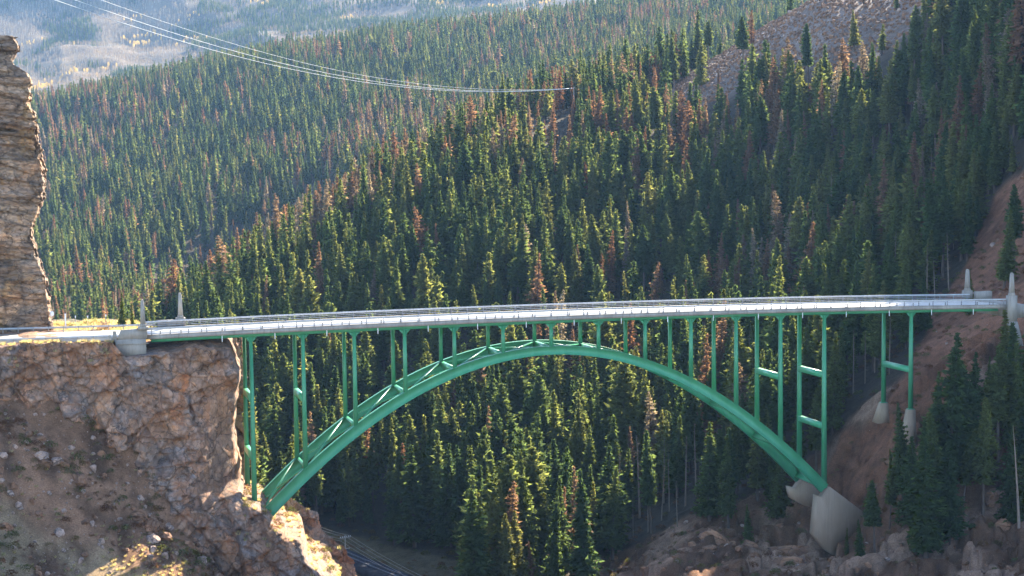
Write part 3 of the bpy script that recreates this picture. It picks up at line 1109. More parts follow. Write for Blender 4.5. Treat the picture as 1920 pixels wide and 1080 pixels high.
RZ = float(L0[0, 2])
xs2 = np.linspace(-13.8, -42, 24)
guardrail(np.stack([xs2, WID + 2.0 + np.maximum(0, -18 - xs2) ** 1.6 * .012, np.full(24, RZ - .02)], -1), "long steel guardrail along the far side of the left approach road")
xs2 = np.linspace(-21, -60, 24)
guardrail(np.stack([xs2, -1.75 + np.maximum(0, (-20 - xs2)) ** 2 * .0007, np.full(24, RZ - .35)], -1), "near side guardrail running left from the concrete abutment")


def ground_at(u, v, y):
    return onY(u, v, y)


p = onY(97, 613, 14.5)
sg = empty("round_sign", tuple(p))
tag(sg, "white round sign plate on a thin post at the foot of the rock pinnacle", "sign")
MB().tube([(0, 0, -.4), (0, 0, 2.4)], .05, 8).build("post", M_WOOD, sg)
th = np.linspace(0, 2 * math.pi, 25)[:-1]
a = np.stack([.42 * np.cos(th), np.full(24, -.09), 2.1 + .42 * np.sin(th)], -1)
prism(a[:, [0, 2]], -.09, -.055).build("plate", M_WHITE, sg)
for u, h, lab in ((123, 2.0, "tall white marker post just right of the round road sign"), (142, 1.7, "slim dark marker post behind the guardrail, second right of the sign"),
                  (165, 1.7, "slim marker post behind the guardrail, nearest the pink bush"), (199, 1.9, "slim marker post with pale top rising behind the pink roadside bush")):
    p = onY(u, 612, 14.8)
    g = empty("marker_post", tuple(p))
    tag(g, lab, "post")
    wide = .11 if u == 123 else .05
    MB().box(-wide, wide, -.03, .03, -.5, h).build("post", M_WHITE if u == 123 else M_WOOD, g)
    MB().box(-wide - .02, wide + .02, -.05, -.031, h - .35, h + .02).build("reflector", M_WHITE, g)

# ------------------------------------------------------------------ railway and its pole line on the gorge floor
def rz_pts(lst):
    return np.array([P(u, v, d) for u, v, d in lst])


tr = rz_pts([(430, 965, 366), (560, 1005, 347), (640, 1042, 333), (720, 1075, 321), (830, 1120, 306), (1000, 1190, 285)])
tq = np.linspace(0, 1, 60)
tl = np.linspace(0, 1, len(tr))
tr = np.stack([np.interp(tq, tl, tr[:, k]) for k in range(3)], -1)
for k in range(3):
    tr[:, k] = np.convolve(np.pad(tr[:, k], 6, mode='reflect', reflect_type='odd'), np.ones(13) / 13, 'valid')
tr[:, 2] = np.maximum(tr[:, 2], tz(tr[:, 0], tr[:, 1]) + .5)
d = np.gradient(tr, axis=0)
d /= np.linalg.norm(d[:, :2], axis=1)[:, None]
sd = np.stack([d[:, 1], -d[:, 0], 0 * d[:, 0]], -1)


def ribbon(m, a, b, c, e, h0, h1):
    """prism along the track: bottom from a to b at h0, top from c to e at h1"""
    r = [(a, h0), (b, h0), (e, h1), (c, h1)]
    q = np.stack([tr + sd * o + np.array((0, 0, h)) for o, h in r], 1).reshape(-1, 3)
    i = np.arange(len(tr) - 1)[:, None] * 4
    j = np.arange(4)[None]
    jn = (j + 1) % 4
    m.add(q, np.stack([i + j, i + 4 + j, i + 4 + jn, i + jn], -1).reshape(-1, 4))


m = MB()
ribbon(m, -4.0, 3.4, -3.0, 2.4, -1.5, .3)
rw = m.build("railway", M_RAILB)
tag(rw, kind="structure")
m = MB()
for o_ in (-1.5, 0.0):
    ribbon(m, o_ - .12, o_ + .12, o_ - .07, o_ + .07, .302, .5)
tag(m.build("railway_rails", M_RAIL), kind="structure")


def pole(p, h, w, rot, label, lower=True):
    g = empty("utility_pole", tuple(p), rot)
    tag(g, label, "utility pole")
    MB().tube([(0, 0, -1.5), (0, 0, h)], [.17, .11], 8).build("pole", M_WOOD, g)
    MB().box(-w, w, -.17, -.05, h - .55, h - .33).build("crossarm", M_WOOD, g)
    if lower:
        MB().box(-w * .8, w * .8, -.17, -.05, h - 2.8, h - 2.6).build("crossarm", M_WOOD, g)
    for x in np.linspace(-w * .92, w * .92, 6):
        MB().tube([(x, -.11, h - .33), (x, -.11, h - .12)], .05, 6).build("insulator", M_WHITE, g)
    return g


pa = P(577, 1015, 338)
pb = P(648, 1052, 331)
pa[2] = float(tz(pa[0], pa[1]))
pb[2] = float(tz(pb[0], pb[1]))
ha = P(577, 984, 338)[2] - pa[2]
hb = P(648, 1003, 331)[2] - pb[2]
pole(pa, max(ha, 5), 1.5, R_(20), "weathered pole with crossarms at the top of the rocky outcrop, left of the track")
pole(pb, max(hb, 5), 1.3, R_(25), "grey utility pole with two pale crossarms standing beside the railway")
pc = pb + (pb - pa) * 3.2


def catenary(a, b, sag, n=40):
    t = np.linspace(0, 1, n)[:, None]
    p = np.asarray(a) * (1 - t) + np.asarray(b) * t
    p[:, 2] -= sag * 4 * (t * (1 - t))[:, 0]
    return p


dv = (pb - pa) / np.linalg.norm(pb - pa)
sv = np.array((dv[1], -dv[0], 0))
words_ = ["topmost", "second", "third", "lowest"]
for k, o_ in enumerate((-1.2, -.5, .5, 1.2)):
    dz = .25 * k
    c1_ = catenary(pa + (0, 0, max(ha, 5) - .2 - dz) + sv * o_, pb + (0, 0, max(hb, 5) - .2 - dz) + sv * o_, .3, 16)
    c2_ = catenary(pb + (0, 0, max(hb, 5) - .2 - dz) + sv * o_, pc + (0, 0, max(hb, 5) - 3 - dz) + sv * o_, 1.0, 24)
    o = MB().tube(np.concatenate([c1_, c2_[1:]]), .035, 5).build("telegraph_wire", M_WOOD)
    tag(o, f"thin wire strung along the railway poles, {words_[k]} of the four", "wire")

# three long bright power lines sagging across the valley
PE = P(1076, 164, 690)
for k, (u0, v0, um, vm, lab) in enumerate(((105, 0, 640, 146, "lowest and brightest of the three power lines sagging over the far forest"),
                                           (143, 0, 640, 140, "middle of the three bright power lines sagging over the far forest"),
                                           (192, 0, 640, 131, "faint uppermost of the three power lines sagging over the far forest"))):
    us = np.array([-420, u0, um * .5 + u0 * .5, um, 800, 960, 1076.])
    vs = np.array([v0 - 175, v0, {0: 88, 1: 84, 2: 78}[k], vm, {0: 167, 1: 165, 2: 159}[k], {0: 173.5, 1: 172, 2: 170}[k], 164.5])
    co = np.polyfit(us, vs, 4)
    uu = np.linspace(-420, 1076, 90)
    dd = np.interp(uu, [-420, 1076], [380, 690])
    pts = np.array([P(a, np.polyval(co, a), b) for a, b in zip(uu, dd)])
    o = MB().tube(pts, np.linspace(.045, .095, 90) * (1.0 if k < 2 else .7), 6).build("power_line", M_WIRE)
    tag(o, lab, "power line")
g_ = PE.copy()
g_[2] = float(tz(PE[0], PE[1]))
pole(g_, float(PE[2] - g_[2]) + .3, .8, R_(70), "wooden pole on the spur crest where the three power lines end", False)

# ------------------------------------------------------------------ tree kinds
def tri_tufts(c, size, rg, axis=None, flat=.5):
    """small random triangles: one tuft of needles each; c (n,3), axis: direction they lean along"""
    n = len(c)
    a = rg.normal(size=(n, 3))
    if axis is not None:
        a = a * .8 + axis * 1.6
    a /= np.linalg.norm(a, axis=1)[:, None]
    b = np.cross(a, rg.normal(size=(n, 3)))
    b /= np.linalg.norm(b, axis=1)[:, None]
    s = np.broadcast_to(np.asarray(size), (n,))[:, None] * (.65 + .7 * rg.random((n, 1)))
    p0 = c + a * s
    p1 = c - a * s * .55 + b * s * flat
    p2 = c - a * s * .55 - b * s * flat
    return np.stack([p0, p1, p2], 1).reshape(-1, 3), np.arange(3 * n).reshape(-1, 3)


def trunk_mb(H, r, n=5, bend=0, rg=None, k=5):
    t = np.linspace(0, 1, k)
    return MB().tube(np.stack([bend * t * t, bend * .6 * t * t, -1.2 + t * (H * .97 + 1.2)], -1), r * (1 - t * .93), n, False)


def conifer(seed, H, R, base, nbr, ntuft, tsize, style="spruce", gaps=.25):
    """crown of whorled boughs: returns (trunk MB, crown verts, crown tris)"""
    rg = np.random.default_rng(seed)
    bend = rg.normal() * .25
    tr_ = trunk_mb(H, .017 * H, 5, bend, rg)
    h = base + (1 - base) * np.sort(rg.random(nbr) ** 1.12)
    # whorls: pull branch heights to layers
    lay_ = np.round(h * 26) / 26 + rg.normal(size=nbr) * .006
    h = np.clip(.55 * h + .45 * lay_, base, .995)
    f = (h - base) / (1 - base)
    if style == "spruce":
        L = R * (1.12 * (1 - f) ** 1.05) * np.minimum(1, .6 + f * 4) + .07
    else:
        L = R * np.clip(1 - f ** 1.35, 0, 1) ** .8 * (.5 + .5 * np.minimum(1, f * 2.8)) + .08
    # lopsided: some sectors carry shorter boughs, some boughs are missing
    ph = rg.random(3) * 6.28
    az = rg.random(nbr) * 2 * math.pi
    L = L * (.78 + .22 * np.cos(az + ph[0]) + .16 * np.sin(2 * az + ph[1] + h * 9)) * (.7 + .45 * rg.random(nbr))
    L = np.where(rg.random(nbr) < gaps * (1 - f * .7), L * .35, L)
    up = (-.35 + .75 * f) if style == "spruce" else (-.05 + .6 * f)
    up = up + rg.normal(size=nbr) * .12
    d = np.stack([np.cos(az), np.sin(az), up], -1)
    d /= np.linalg.norm(d, axis=1)[:, None]
    cs, ax, sz = [], [], []
    for k in range(ntuft):
        t = (.22 + .8 * (k + rg.random(nbr)) / ntuft)[:, None]
        c = np.stack([bend * h * h, bend * .6 * h * h, h * H], -1) + d * L[:, None] * t
        c[:, 2] -= (L * t[:, 0] ** 2) * .12
        c += rg.normal(size=c.shape) * (.05 + .11 * np.minimum(L, 1.5))[:, None] * np.array((1, 1, .55))
        cs.append(c)
        ax.append(d)
        sz.append(tsize * (.42 + .58 * np.minimum(1, L / (.55 * R))))
    # dense heart of twigs and older needles round the stem
    nh = int(nbr * 2.6)
    hh = base + (1 - base) * rg.random(nh)
    ff = (hh - base) / (1 - base)
    rr_ = R * (.5 * (1 - ff) ** .9 + .03) * np.sqrt(rg.random(nh)) * (1 if style == "spruce" else 1.25)
    ah = rg.random(nh) * 6.28
    cs.append(np.stack([bend * hh * hh + rr_ * np.cos(ah), bend * .6 * hh * hh + rr_ * np.sin(ah), hh * H - .1 * rr_], -1))
    ax.append(np.stack([np.cos(ah), np.sin(ah), -.2 + 0 * ah], -1))
    sz.append(np.full(nh, tsize * 1.2) * np.clip(1.15 - ff, .25, 1))
    # leader
    nt_ = 10
    z = H * (.93 + .08 * rg.random(nt_))
    cs.append(np.stack([bend + rg.normal(size=nt_) * .05, .6 * bend + rg.normal(size=nt_) * .05, z], -1))
    ax.append(np.tile((0, 0, 1.), (nt_, 1)))
    sz.append(np.full(nt_, tsize * .6))
    cc = np.concatenate(cs)
    v, f3 = tri_tufts(cc, np.concatenate(sz), rg, np.concatenate(ax), .5)
    # every tuft faces out of the crown, as the surface of the foliage does
    nr = cc * (1, 1, 0)
    nr[:, :2] -= np.stack([bend, .6 * bend]) * (cc[:, 2:] / H) ** 2
    nr /= np.linalg.norm(nr, axis=1)[:, None] + 1e-6
    nr = nr + (0, 0, .45) + rg.normal(size=nr.shape) * .30
    nr /= np.linalg.norm(nr, axis=1)[:, None]
    p = v.reshape(-1, 3, 3)
    g = np.cross(p[:, 1] - p[:, 0], p[:, 2] - p[:, 0])
    fl = (g * nr).sum(1) < 0
    f3 = np.where(fl[:, None], f3[:, ::-1], f3)
    return tr_, v, (f3, np.repeat(nr, 3, axis=0))


def snag(seed, H):
    """bare trunk with thin dead twigs"""
    rg = np.random.default_rng(seed)
    tr_ = trunk_mb(H, .012 * H, 5, rg.normal() * .3, rg)
    m = MB()
    for _ in range(46):
        h = H * (.25 + .72 * rg.random())
        a = rg.random() * 6.28
        L = (.35 + 1.1 * rg.random()) * (1.15 - h / H)
        m.tube([(0, 0, h), (L * math.cos(a), L * math.sin(a), h + L * (-.35 + .5 * rg.random()))], [.035, .012], 3, False)
    return tr_, m


def leafy(name, v, fn, mat):
    f3, nr = fn
    me = np_mesh(name, v, f3, mat, True)
    me.normals_split_custom_set_from_vertices(nr.astype(np.float32))
    return me


def joined(name, tr_, v, f3, mb_, ml):
    """trunk and crown in one mesh for the far forest"""
    tv = np.concatenate(tr_.v)
    tf = np.concatenate(tr_.f4)
    nr = None
    if isinstance(f3, tuple):
        f3, nr = f3
    me = np_mesh(name, np.concatenate([tv, v]), [tf, np.asarray(f3) + len(tv)], mb_, nr is not None)
    if nr is not None:
        tn = tv * (1, 1, 0)
        tn = tn / (np.linalg.norm(tn, axis=1)[:, None] + 1e-6)
        me.normals_split_custom_set_from_vertices(np.concatenate([tn, nr]).astype(np.float32))
    me.materials.append(ml)
    mi = np.zeros(len(me.polygons), np.int32)
    mi[len(tf):] = 1
    me.polygons.foreach_set("material_index", mi)
    return me


KH = 16.0
HI = []          # (kind, trunk mesh, crown mesh) for single trees
for s_, (R0, b0, st) in enumerate([(2.5, .10, "spruce"), (2.2, .16, "spruce"), (2.9, .08, "spruce"), (2.3, .28, "pine"), (2.0, .36, "pine"), (2.6, .22, "pine"), (1.9, .12, "spruce"), (2.5, .2, "spruce"), (1.7, .3, "pine"), (3.1, .06, "spruce"), (2.2, .42, "pine"), (2.0, .2, "spruce")]):
    tr_, v, f3 = conifer(100 + s_, KH, R0, b0, 290, 9, .44, st)
    HI.append(("green", tr_.mesh("trunk", M_BARK), leafy("crown", v, f3, M_NEEDLE)))
for s_, (R0, b0, st) in enumerate([(2.2, .15, "spruce"), (2.3, .22, "pine"), (1.9, .18, "spruce")]):
    tr_, v, f3 = conifer(150 + s_, KH, R0, b0, 210, 6, .36, st, .35)
    HI.append(("red", tr_.mesh("trunk", M_BARK), leafy("crown", v, f3, M_RUST)))
for s_ in range(3):
    tr_, tw = snag(170 + s_, KH)
    HI.append(("bare", tr_.mesh("trunk", M_SNAG), tw.mesh("twigs", M_TWIG)))

stock = bpy.data.collections.new("stock")       # source shapes for the far forest


def stock_obj(name, me):
    o = bpy.data.objects.new(name, me)
    stock.objects.link(o)


for s_ in range(8):
    st = "pine" if s_ % 3 == 1 else "spruce"
    tr_, v, f3 = conifer(200 + s_, KH, (2.3, 2.5, 2.9, 2.0)[s_ % 4], .2 if st == "pine" else .1, 150, 5, .66, st)
    stock_obj(f"a{s_}_green", joined("far_pine", tr_, v, f3, M_BARK, M_NEEDLE))
for s_ in range(3):
    tr_, v, f3 = conifer(230 + s_, KH, (2.1, 2.4, 2.0)[s_], .18, 120, 4, .55, ("spruce", "pine", "spruce")[s_], .35)
    stock_obj(f"b{s_}_red", joined("far_dead_pine", tr_, v, f3, M_BARK, M_RUST))
tr_, tw = snag(250, KH)
stock_obj("c0_bare", joined("far_snag", tr_, np.concatenate(tw.v), np.concatenate(tw.f4), M_SNAG, M_TWIG))
stock2 = bpy.data.collections.new("stock_grove")


def aspen(seed, H, leaf):
    rg = np.random.default_rng(seed)
    n = 170
    z = H * (.3 + .7 * rg.random(n) ** .8)
    r = 1.9 * np.sqrt(np.clip(1 - ((z / H - .62) / .42) ** 2, .02, 1)) * np.sqrt(rg.random(n))
    a = rg.random(n) * 6.28
    c = np.stack([r * np.cos(a), r * np.sin(a), z], -1)
    return trunk_mb(H, .16, 4), *tri_tufts(c, .62 if leaf else .55, rg, np.tile((0, 0, .8), (n, 1)), .4 if leaf else .16)


for s_ in range(3):
    stock2.objects.link(bpy.data.objects.new(f"a{s_}_aspen", joined("far_aspen", *aspen(260 + s_, 10, False), M_ASPB, M_ASPEN)))
stock2.objects.link(bpy.data.objects.new("b0_gold", joined("far_gold_aspen", *aspen(270, 10, True), M_ASPB, M_GOLD)))


def scatter(name, pts, scl, rot, pick, coll, mat=None):
    """one stuff object: a shape from coll stands at every point"""
    me = bpy.data.meshes.new(name)
    me.vertices.add(len(pts))
    me.vertices.foreach_set("co", np.asarray(pts, np.float32).ravel())
    for nm, ty, arr, key in (("pick", 'INT', np.asarray(pick, np.int32), "value"), ("turn", 'FLOAT_VECTOR', np.asarray(rot, np.float32), "vector"), ("size", 'FLOAT_VECTOR', np.asarray(scl, np.float32), "vector")):
        a = me.attributes.new(nm, ty, 'POINT')
        a.data.foreach_set(key, arr.ravel())
    o = link(name, me)
    g = bpy.data.node_groups.new(name, 'GeometryNodeTree')
    g.interface.new_socket("Geometry", in_out='INPUT', socket_type='NodeSocketGeometry')
    g.interface.new_socket("Geometry", in_out='OUTPUT', socket_type='NodeSocketGeometry')
    gi, go = g.nodes.new("NodeGroupInput"), g.nodes.new("NodeGroupOutput")
    ci = g.nodes.new("GeometryNodeCollectionInfo")
    ci.inputs["Collection"].default_value = coll
    ci.inputs["Separate Children"].default_value = True
    ci.inputs["Reset Children"].default_value = True
    ip = g.nodes.new("GeometryNodeInstanceOnPoints")
    ip.inputs["Pick Instance"].default_value = True

    def attr(nm, ty):
        n = g.nodes.new("GeometryNodeInputNamedAttribute")
        n.data_type = ty
        n.inputs["Name"].default_value = nm
        return n.outputs["Attribute"]
    g.links.new(gi.outputs[0], ip.inputs["Points"])
    g.links.new(ci.outputs[0], ip.inputs["Instance"])
    g.links.new(attr("pick", 'INT'), ip.inputs["Instance Index"])
    er = g.nodes.new("FunctionNodeEulerToRotation")
    g.links.new(attr("turn", 'FLOAT_VECTOR'), er.inputs[0])
    g.links.new(er.outputs[0], ip.inputs["Rotation"])
    g.links.new(attr("size", 'FLOAT_VECTOR'), ip.inputs["Scale"])
    g.links.new(ip.outputs[0], go.inputs[0])
    md = o.modifiers.new("scatter", 'NODES')
    md.node_group = g
    return tag(o, kind="stuff")


# ------------------------------------------------------------------ where the trees stand
def spots(d0, d1, u0, u1, sp, seed):
    rg = np.random.default_rng(seed)
    a0, a1 = (u0 - 960) / CF, (u1 - 960) / CF
    D = np.arange(d0, d1, sp)
    o = []
    for k, dd in enumerate(D):
        n = max(1, int((a1 - a0) * dd / sp))
        l = (np.arange(n) + rg.random(n) * .95) * sp + a0 * dd
        o.append(np.stack([dd + (rg.random(n) - .5) * sp * .95, l], -1))
    o = np.concatenate(o)
    x = CPOS[0] + o[:, 0] * _FH[0] + o[:, 1] * _R[0]
    y = CPOS[1] + o[:, 0] * _FH[1] + o[:, 1] * _R[1]
    return x, y


xa, ya = spots(276, 920, -350, 2320, 5.15, 1)
xr, yr = spots(258, 300, 1632, 1990, 3.3, 3)
xb, yb_ = spots(920, 2560, -420, 2050, 8.6, 2)
ka = np.random.default_rng(6).random(len(xr)) < .5
x, y = np.concatenate([xa, xr[ka], xb]), np.concatenate([ya, yr[ka], yb_])
z = tz(x, y)
u, v, w = proj(np.stack([x, y, z], -1))
rg = np.random.default_rng(5)
scree, red, rock, rail = zone(u, v, w, x, y)
r = rg.random(len(x))
thin = np.clip(.96 + .6 * fbm(x / 45, y / 45, 3, 21), 0, 1)
keep = r < thin
keep &= ~scree | (r < .02)
keep &= ~red | (r < .03)
keep &= ~rail
keep &= ~(rock & (u < 1640)) | (r < .03)
keep &= ~(rock & (u >= 1640)) | (r < .9)
onleft = (w < 335) & (u < 470)
keep &= ~onleft
# clear ground right under and in front of the bridge, and round the approach roads
keep &= ~((y < 16) & (y > -9) & (x > -25) & (x < 150) & (z > -36))
keep &= ~((y < 2) & (x < 102) & (z > -50))
keep &= ~((x > 128) & (x < 250) & (np.abs(y - 6 - np.maximum(0, x - 150) * .3) < 8))
fr = (w < 335) & (u > 1150) & (u < 1560)            # the bare-stemmed strip above the ledges
keep &= ~fr | (r < .85)
bankgap = (u > 1500) & (u < 1640) & (w < 340)
keep &= ~bankgap | (r < .5)
hm = v - 11 * CF / w
keep &= ~(inpoly(u, hm, SCREE1) & (w < 900)) | (r < .05)
keep &= ~(inpoly(u, hm, REDSOIL) & (w < 440)) | (r < .06)
keep &= ~((np.abs(v - 17 * CF / w - 168) < 60) & (u > 940) & (u < 1085) & (w > 600) & (w < 712)) | (r < .25)
crest = np.interp(u, [370, 500, 600, 700, 800, 900, 1000, 1080], [575, 600, 630, 660, 690, 720, 750, 770])
keep &= ~((w > crest - 65) & (w < crest + 25) & (u > 300) & (u < 1120)) | (r < .45)
keep &= ~((w > 1020) & (w < 1165) & (u > 380) & (u < 1060) & (v > np.interp(u, [500, 700, 900, 1080], [412, 332, 260, 230]) - 12)) | (r < .8)
x, y, z, u, v, w, fr = [q[keep] for q in (x, y, z, u, v, w, fr)]
n = len(x)
H = np.clip(rg.normal(18.0, 3.6, n) + 3.5 * fbm(x / 55, y / 55, 3, 49), 7, 28)
H = np.where(rg.random(n) < .22, H * (.4 + .35 * rg.random(n)), H)
H = np.where(w > 900, H * 1.08, H)
H = np.where((w > 560) & (w < 900) & (u > 1150) & (u < 1500), H * 1.05, H)
dead = .05 + .34 * sstep(.05, .5, fbm(x / 60, y / 60, 3, 41)) + .22 * sstep(0, .4, fbm(x / 260, y / 260, 2, 43))
dead = np.where(w > 1900, dead * .8, dead)
dead = np.where(w < 420, dead * .25, dead)
dead = dead + .30 * ((u > 1330) & (w > 410) & (w < 640)) * sstep(-.1, .3, fbm(x / 40, y / 40, 2, 47)) + .24 * ((u > 560) & (u < 1090) & (w > 590) & (w < 770))
rr = rg.random(n)
kind = np.where(rr < dead, 1, 0)
kind = np.where((rg.random(n) < np.where(fr, .52, np.where((w < 400) & (u > 1180) & (u < 1800), .10, .012))), 2, kind)
H = np.where(kind == 2, H * .8, H)

# hidden by a rise of the ground? compare with the running skyline of every bearing
sl_t = np.maximum.accumulate((TZ - CPOS[2]) / D_[None], axis=1)
rx, ry = x - CPOS[0], y - CPOS[1]
Dt = rx * _FH[0] + ry * _FH[1]
At = (rx * _R[0] + ry * _R[1]) / Dt
ia = np.clip(np.round((At - A_[0]) / (A_[1] - A_[0])).astype(int), 0, NA - 1)
jd = np.clip(np.searchsorted(D_, Dt) - 2, 0, ND - 1)
visz = CPOS[2] + sl_t[ia, jd] * Dt
vis = z + H > visz
# paint near to far on a coarse picture to find how much of each tree shows
BW, BH = 960, 540
buf = np.zeros((BH, BW), bool)
yy, xx = np.mgrid[0:BH, 0:BW]
for poly in ([(0, 640), (440, 645), (450, 720), (450, 900), (500, 960), (640, 1080), (0, 1080)], [(p[1], p[0]) for p in PINN] + [(0, 625), (0, 70)]):
    buf |= inpoly(xx * 2, yy * 2, poly)
seen = np.zeros(n)
for i in np.argsort(w):
    if not vis[i] or w[i] > 1300:
        continue
    hp = H[i] * CF / w[i] / 2
    zb_ = max(z[i], visz[i])
    y1 = int((v[i] - (zb_ - z[i]) * CF / w[i]) / 2)
    y0 = int(v[i] / 2 - hp)
    xc = u[i] / 2
    if xc < -20 or xc > BW + 20 or y0 >= BH or y1 < 0:
        continue
    c = 0
    for q in range(max(y0, 0), min(y1, BH)):
        hw = max(.5, .13 * hp * min(1, (q - y0) / (hp * .75)))
        a, b = max(0, int(xc - hw)), min(BW, int(xc + hw) + 1)
        if b > a:
            row = buf[q, a:b]
            c += (b - a) - np.count_nonzero(row)
            row[:] = True
    seen[i] = c

# trees the eye picks out near the bridge, plus pines added to shade the rock shelf: (column, row of the foot, distance, height, kind)
extra = [(1470, 860, 325, 19, 0), (1500, 850, 322, 18, 0), (1522, 835, 326, 19, 0), (1548, 815, 323, 16, 0), (1440, 890, 322, 18, 0), (1490, 800, 338, 19, 0), (1455, 905, 316, 14, 0), (1418, 900, 330, 18, 0), (1395, 915, 322, 16, 0),  # this row of pines is added to keep sun off the rocks
         (1826, 700, 279, 12.5, 0), (1588, 1012, 276, 5.2, 0), (1640, 1075, 268, 12.5, 0), (1668, 1000, 273, 10.5, 0), (1712, 1062, 268, 15, 0), (1745, 1010, 272, 17, 0), (1780, 1075, 266, 16, 0),
         (1760, 950, 277, 15, 0), (1812, 960, 276, 17.5, 0), (1842, 1040, 269, 14, 0), (1870, 930, 277, 19, 0), (1905, 880, 279, 21, 0), (1900, 1060, 266, 17, 0), (1800, 830, 284, 10, 0), (1700, 900, 281, 9, 0),
         (1672, 930, 280, 7.5, 0), (1890, 760, 285, 15, 0), (1935, 800, 283, 20, 0), (1615, 1085, 266, 7, 0), (1730, 1090, 264, 10, 0), (1852, 800, 284, 9, 0), (1402, 1010, 289, 8, 0),
         (1240, 960, 318, 12, 2), (1285, 945, 320, 14, 2), (1345, 930, 318, 13, 2), (1362, 905, 322, 12, 2), (1436, 900, 318, 12.5, 2), (1455, 880, 320, 9, 2), (1215, 985, 315, 9, 2), (1310, 985, 312, 8, 2), (1390, 870, 326, 13, 2),
         (1575, 750, 322, 14, 2), (1600, 740, 324, 13, 2), (1622, 728, 324, 11, 2), (1566, 790, 318, 11, 2), (1640, 700, 326, 11, 2), (1255, 930, 322, 13, 2), (1270, 1000, 310, 9, 2)]
for a_, b_, t_ in ((1240, 1050, 24), (1290, 1045, 22), (1330, 1040, 26), (1370, 1045, 24), (1410, 1040, 27), (1340, 1060, 33), (1260, 1060, 34), (1450, 1040, 26), (1300, 1020, 18), (1390, 1010, 20)):  # more pines added, sunward of the rock shelf, to cast shade on it
    q = P(a_, b_, 284) + np.array((math.sin(SUN_AZ), math.cos(SUN_AZ), 0)) * t_
    q[2] = float(tz(q[0], q[1]))
    uu_, vv_, ww_ = proj(q)
    extra.append((float(uu_), float(vv_), float(ww_), 15.5 + (t_ % 5) * .7, 0))
ex = np.array(extra)
pe = np.array([P(a, b, c) for a, b, c in ex[:, :3]])
ze = tz(pe[:, 0], pe[:, 1])
x, y, z = np.concatenate([x, pe[:, 0]]), np.concatenate([y, pe[:, 1]]), np.concatenate([z, ze])
H, kind = np.concatenate([H, ex[:, 3]]), np.concatenate([kind, ex[:, 4].astype(int)])
u, v, w = proj(np.stack([x, y, z], -1))
seen = np.concatenate([seen, np.full(len(ex), 1e5)])
n = len(x)
single = np.zeros(n, bool)
for k, cap in ((0, 300), (1, 150), (2, 90)):
    ids = np.where((kind == k) & (seen > 12) & (u > 5) & (u < 1915))[0]
    single[ids[np.argsort(-seen[ids])[:cap]]] = True
wid = .92 + .62 * rg.random(n) ** 1.3
turn = np.stack([rg.normal(size=n) * .04, rg.normal(size=n) * .04, rg.random(n) * 6.28], -1)

ORD = ["first", "second", "third", "fourth", "fifth", "sixth", "seventh", "eighth", "ninth", "tenth", "eleventh", "twelfth", "thirteenth"]
colu = [469.0, 566, 662, 757, 850, 942, 1032, 1121, 1208, 1294, 1379, 1463, 1544]


def region(i):
    uu = u[i]
    um = v[i] - .55 * H[i] * CF / w[i]
    deck = 628 - .034 * (uu - 470)
    if w[i] < 292 and uu > 1560:
        return "on the near right bank" if uu < 1790 else "at the lower right edge"
    if uu < 469:
        return "beyond the left approach road"
    if uu > 1560:
        base_ = "below right deck end" if um > deck else "above right deck end"
        return base_ + (" near the pylons" if uu > 1745 else "")
    k = int(np.searchsorted(colu, uu)) - 1
    k = min(max(k, 0), 11)
    if um > deck:
        return f"below deck, between columns {ORD[k]} and {ORD[k + 1]}"
    return f"just above deck, over columns {ORD[k]} and {ORD[k + 1]}" if um > deck - 170 else f"high on hillside, over columns {ORD[k]} and {ORD[k + 1]}"


WORD = {0: ("pine_tree", "green pine", "green pines on the slopes behind the bridge"), 1: ("dead_pine_tree", "rust brown pine", "rust brown dead pines on the slopes"), 2: ("bare_tree", "bare pale trunk", "bare standing trunks on the right bank")}
protos = {0: [h for h in HI if h[0] == "green"], 1: [h for h in HI if h[0] == "red"], 2: [h for h in HI if h[0] == "bare"]}
groups = {}
for i in np.where(single)[0]:
    groups.setdefault((int(kind[i]), region(i)), []).append(i)
crown_name = {0: "crown", 1: "crown", 2: "twigs"}


def nth(k, m):
    if m == 1:
        return "only big"
    if k == 0:
        return "leftmost"
    if k == m - 1:
        return "rightmost"
    o_ = ORD + ["fourteenth", "fifteenth", "sixteenth", "seventeenth", "eighteenth", "nineteenth", "twentieth", "twenty-first", "twenty-second", "twenty-third", "twenty-fourth"]
    return (o_[k] if k < len(o_) else f"{k + 1}th") + " from left"


for (k, rn), ids in groups.items():
    ids.sort(key=lambda i: u[i])
    for q, i in enumerate(ids):
        nm, wd, gp = WORD[k]
        pr_ = protos[k][int(rg.integers(len(protos[k])))]
        t = empty(nm, (x[i], y[i], z[i] - .1))
        t.rotation_euler = turn[i]
        s_ = H[i] / KH
        t.scale = (s_ * wid[i], s_ * wid[i], s_)
        tag(t, f"{nth(q, len(ids))} big {wd} {rn}".replace("big big", "big"), "tree", gp)
        link("trunk", pr_[1], t)
        link(crown_name[k], pr_[2], t)

rest = ~single
pickv = np.where(kind == 0, rg.integers(0, 8, n), np.where(kind == 1, 8 + rg.integers(0, 3, n), 11))
sc = np.stack([H / KH * wid, H / KH * wid, H / KH], -1)
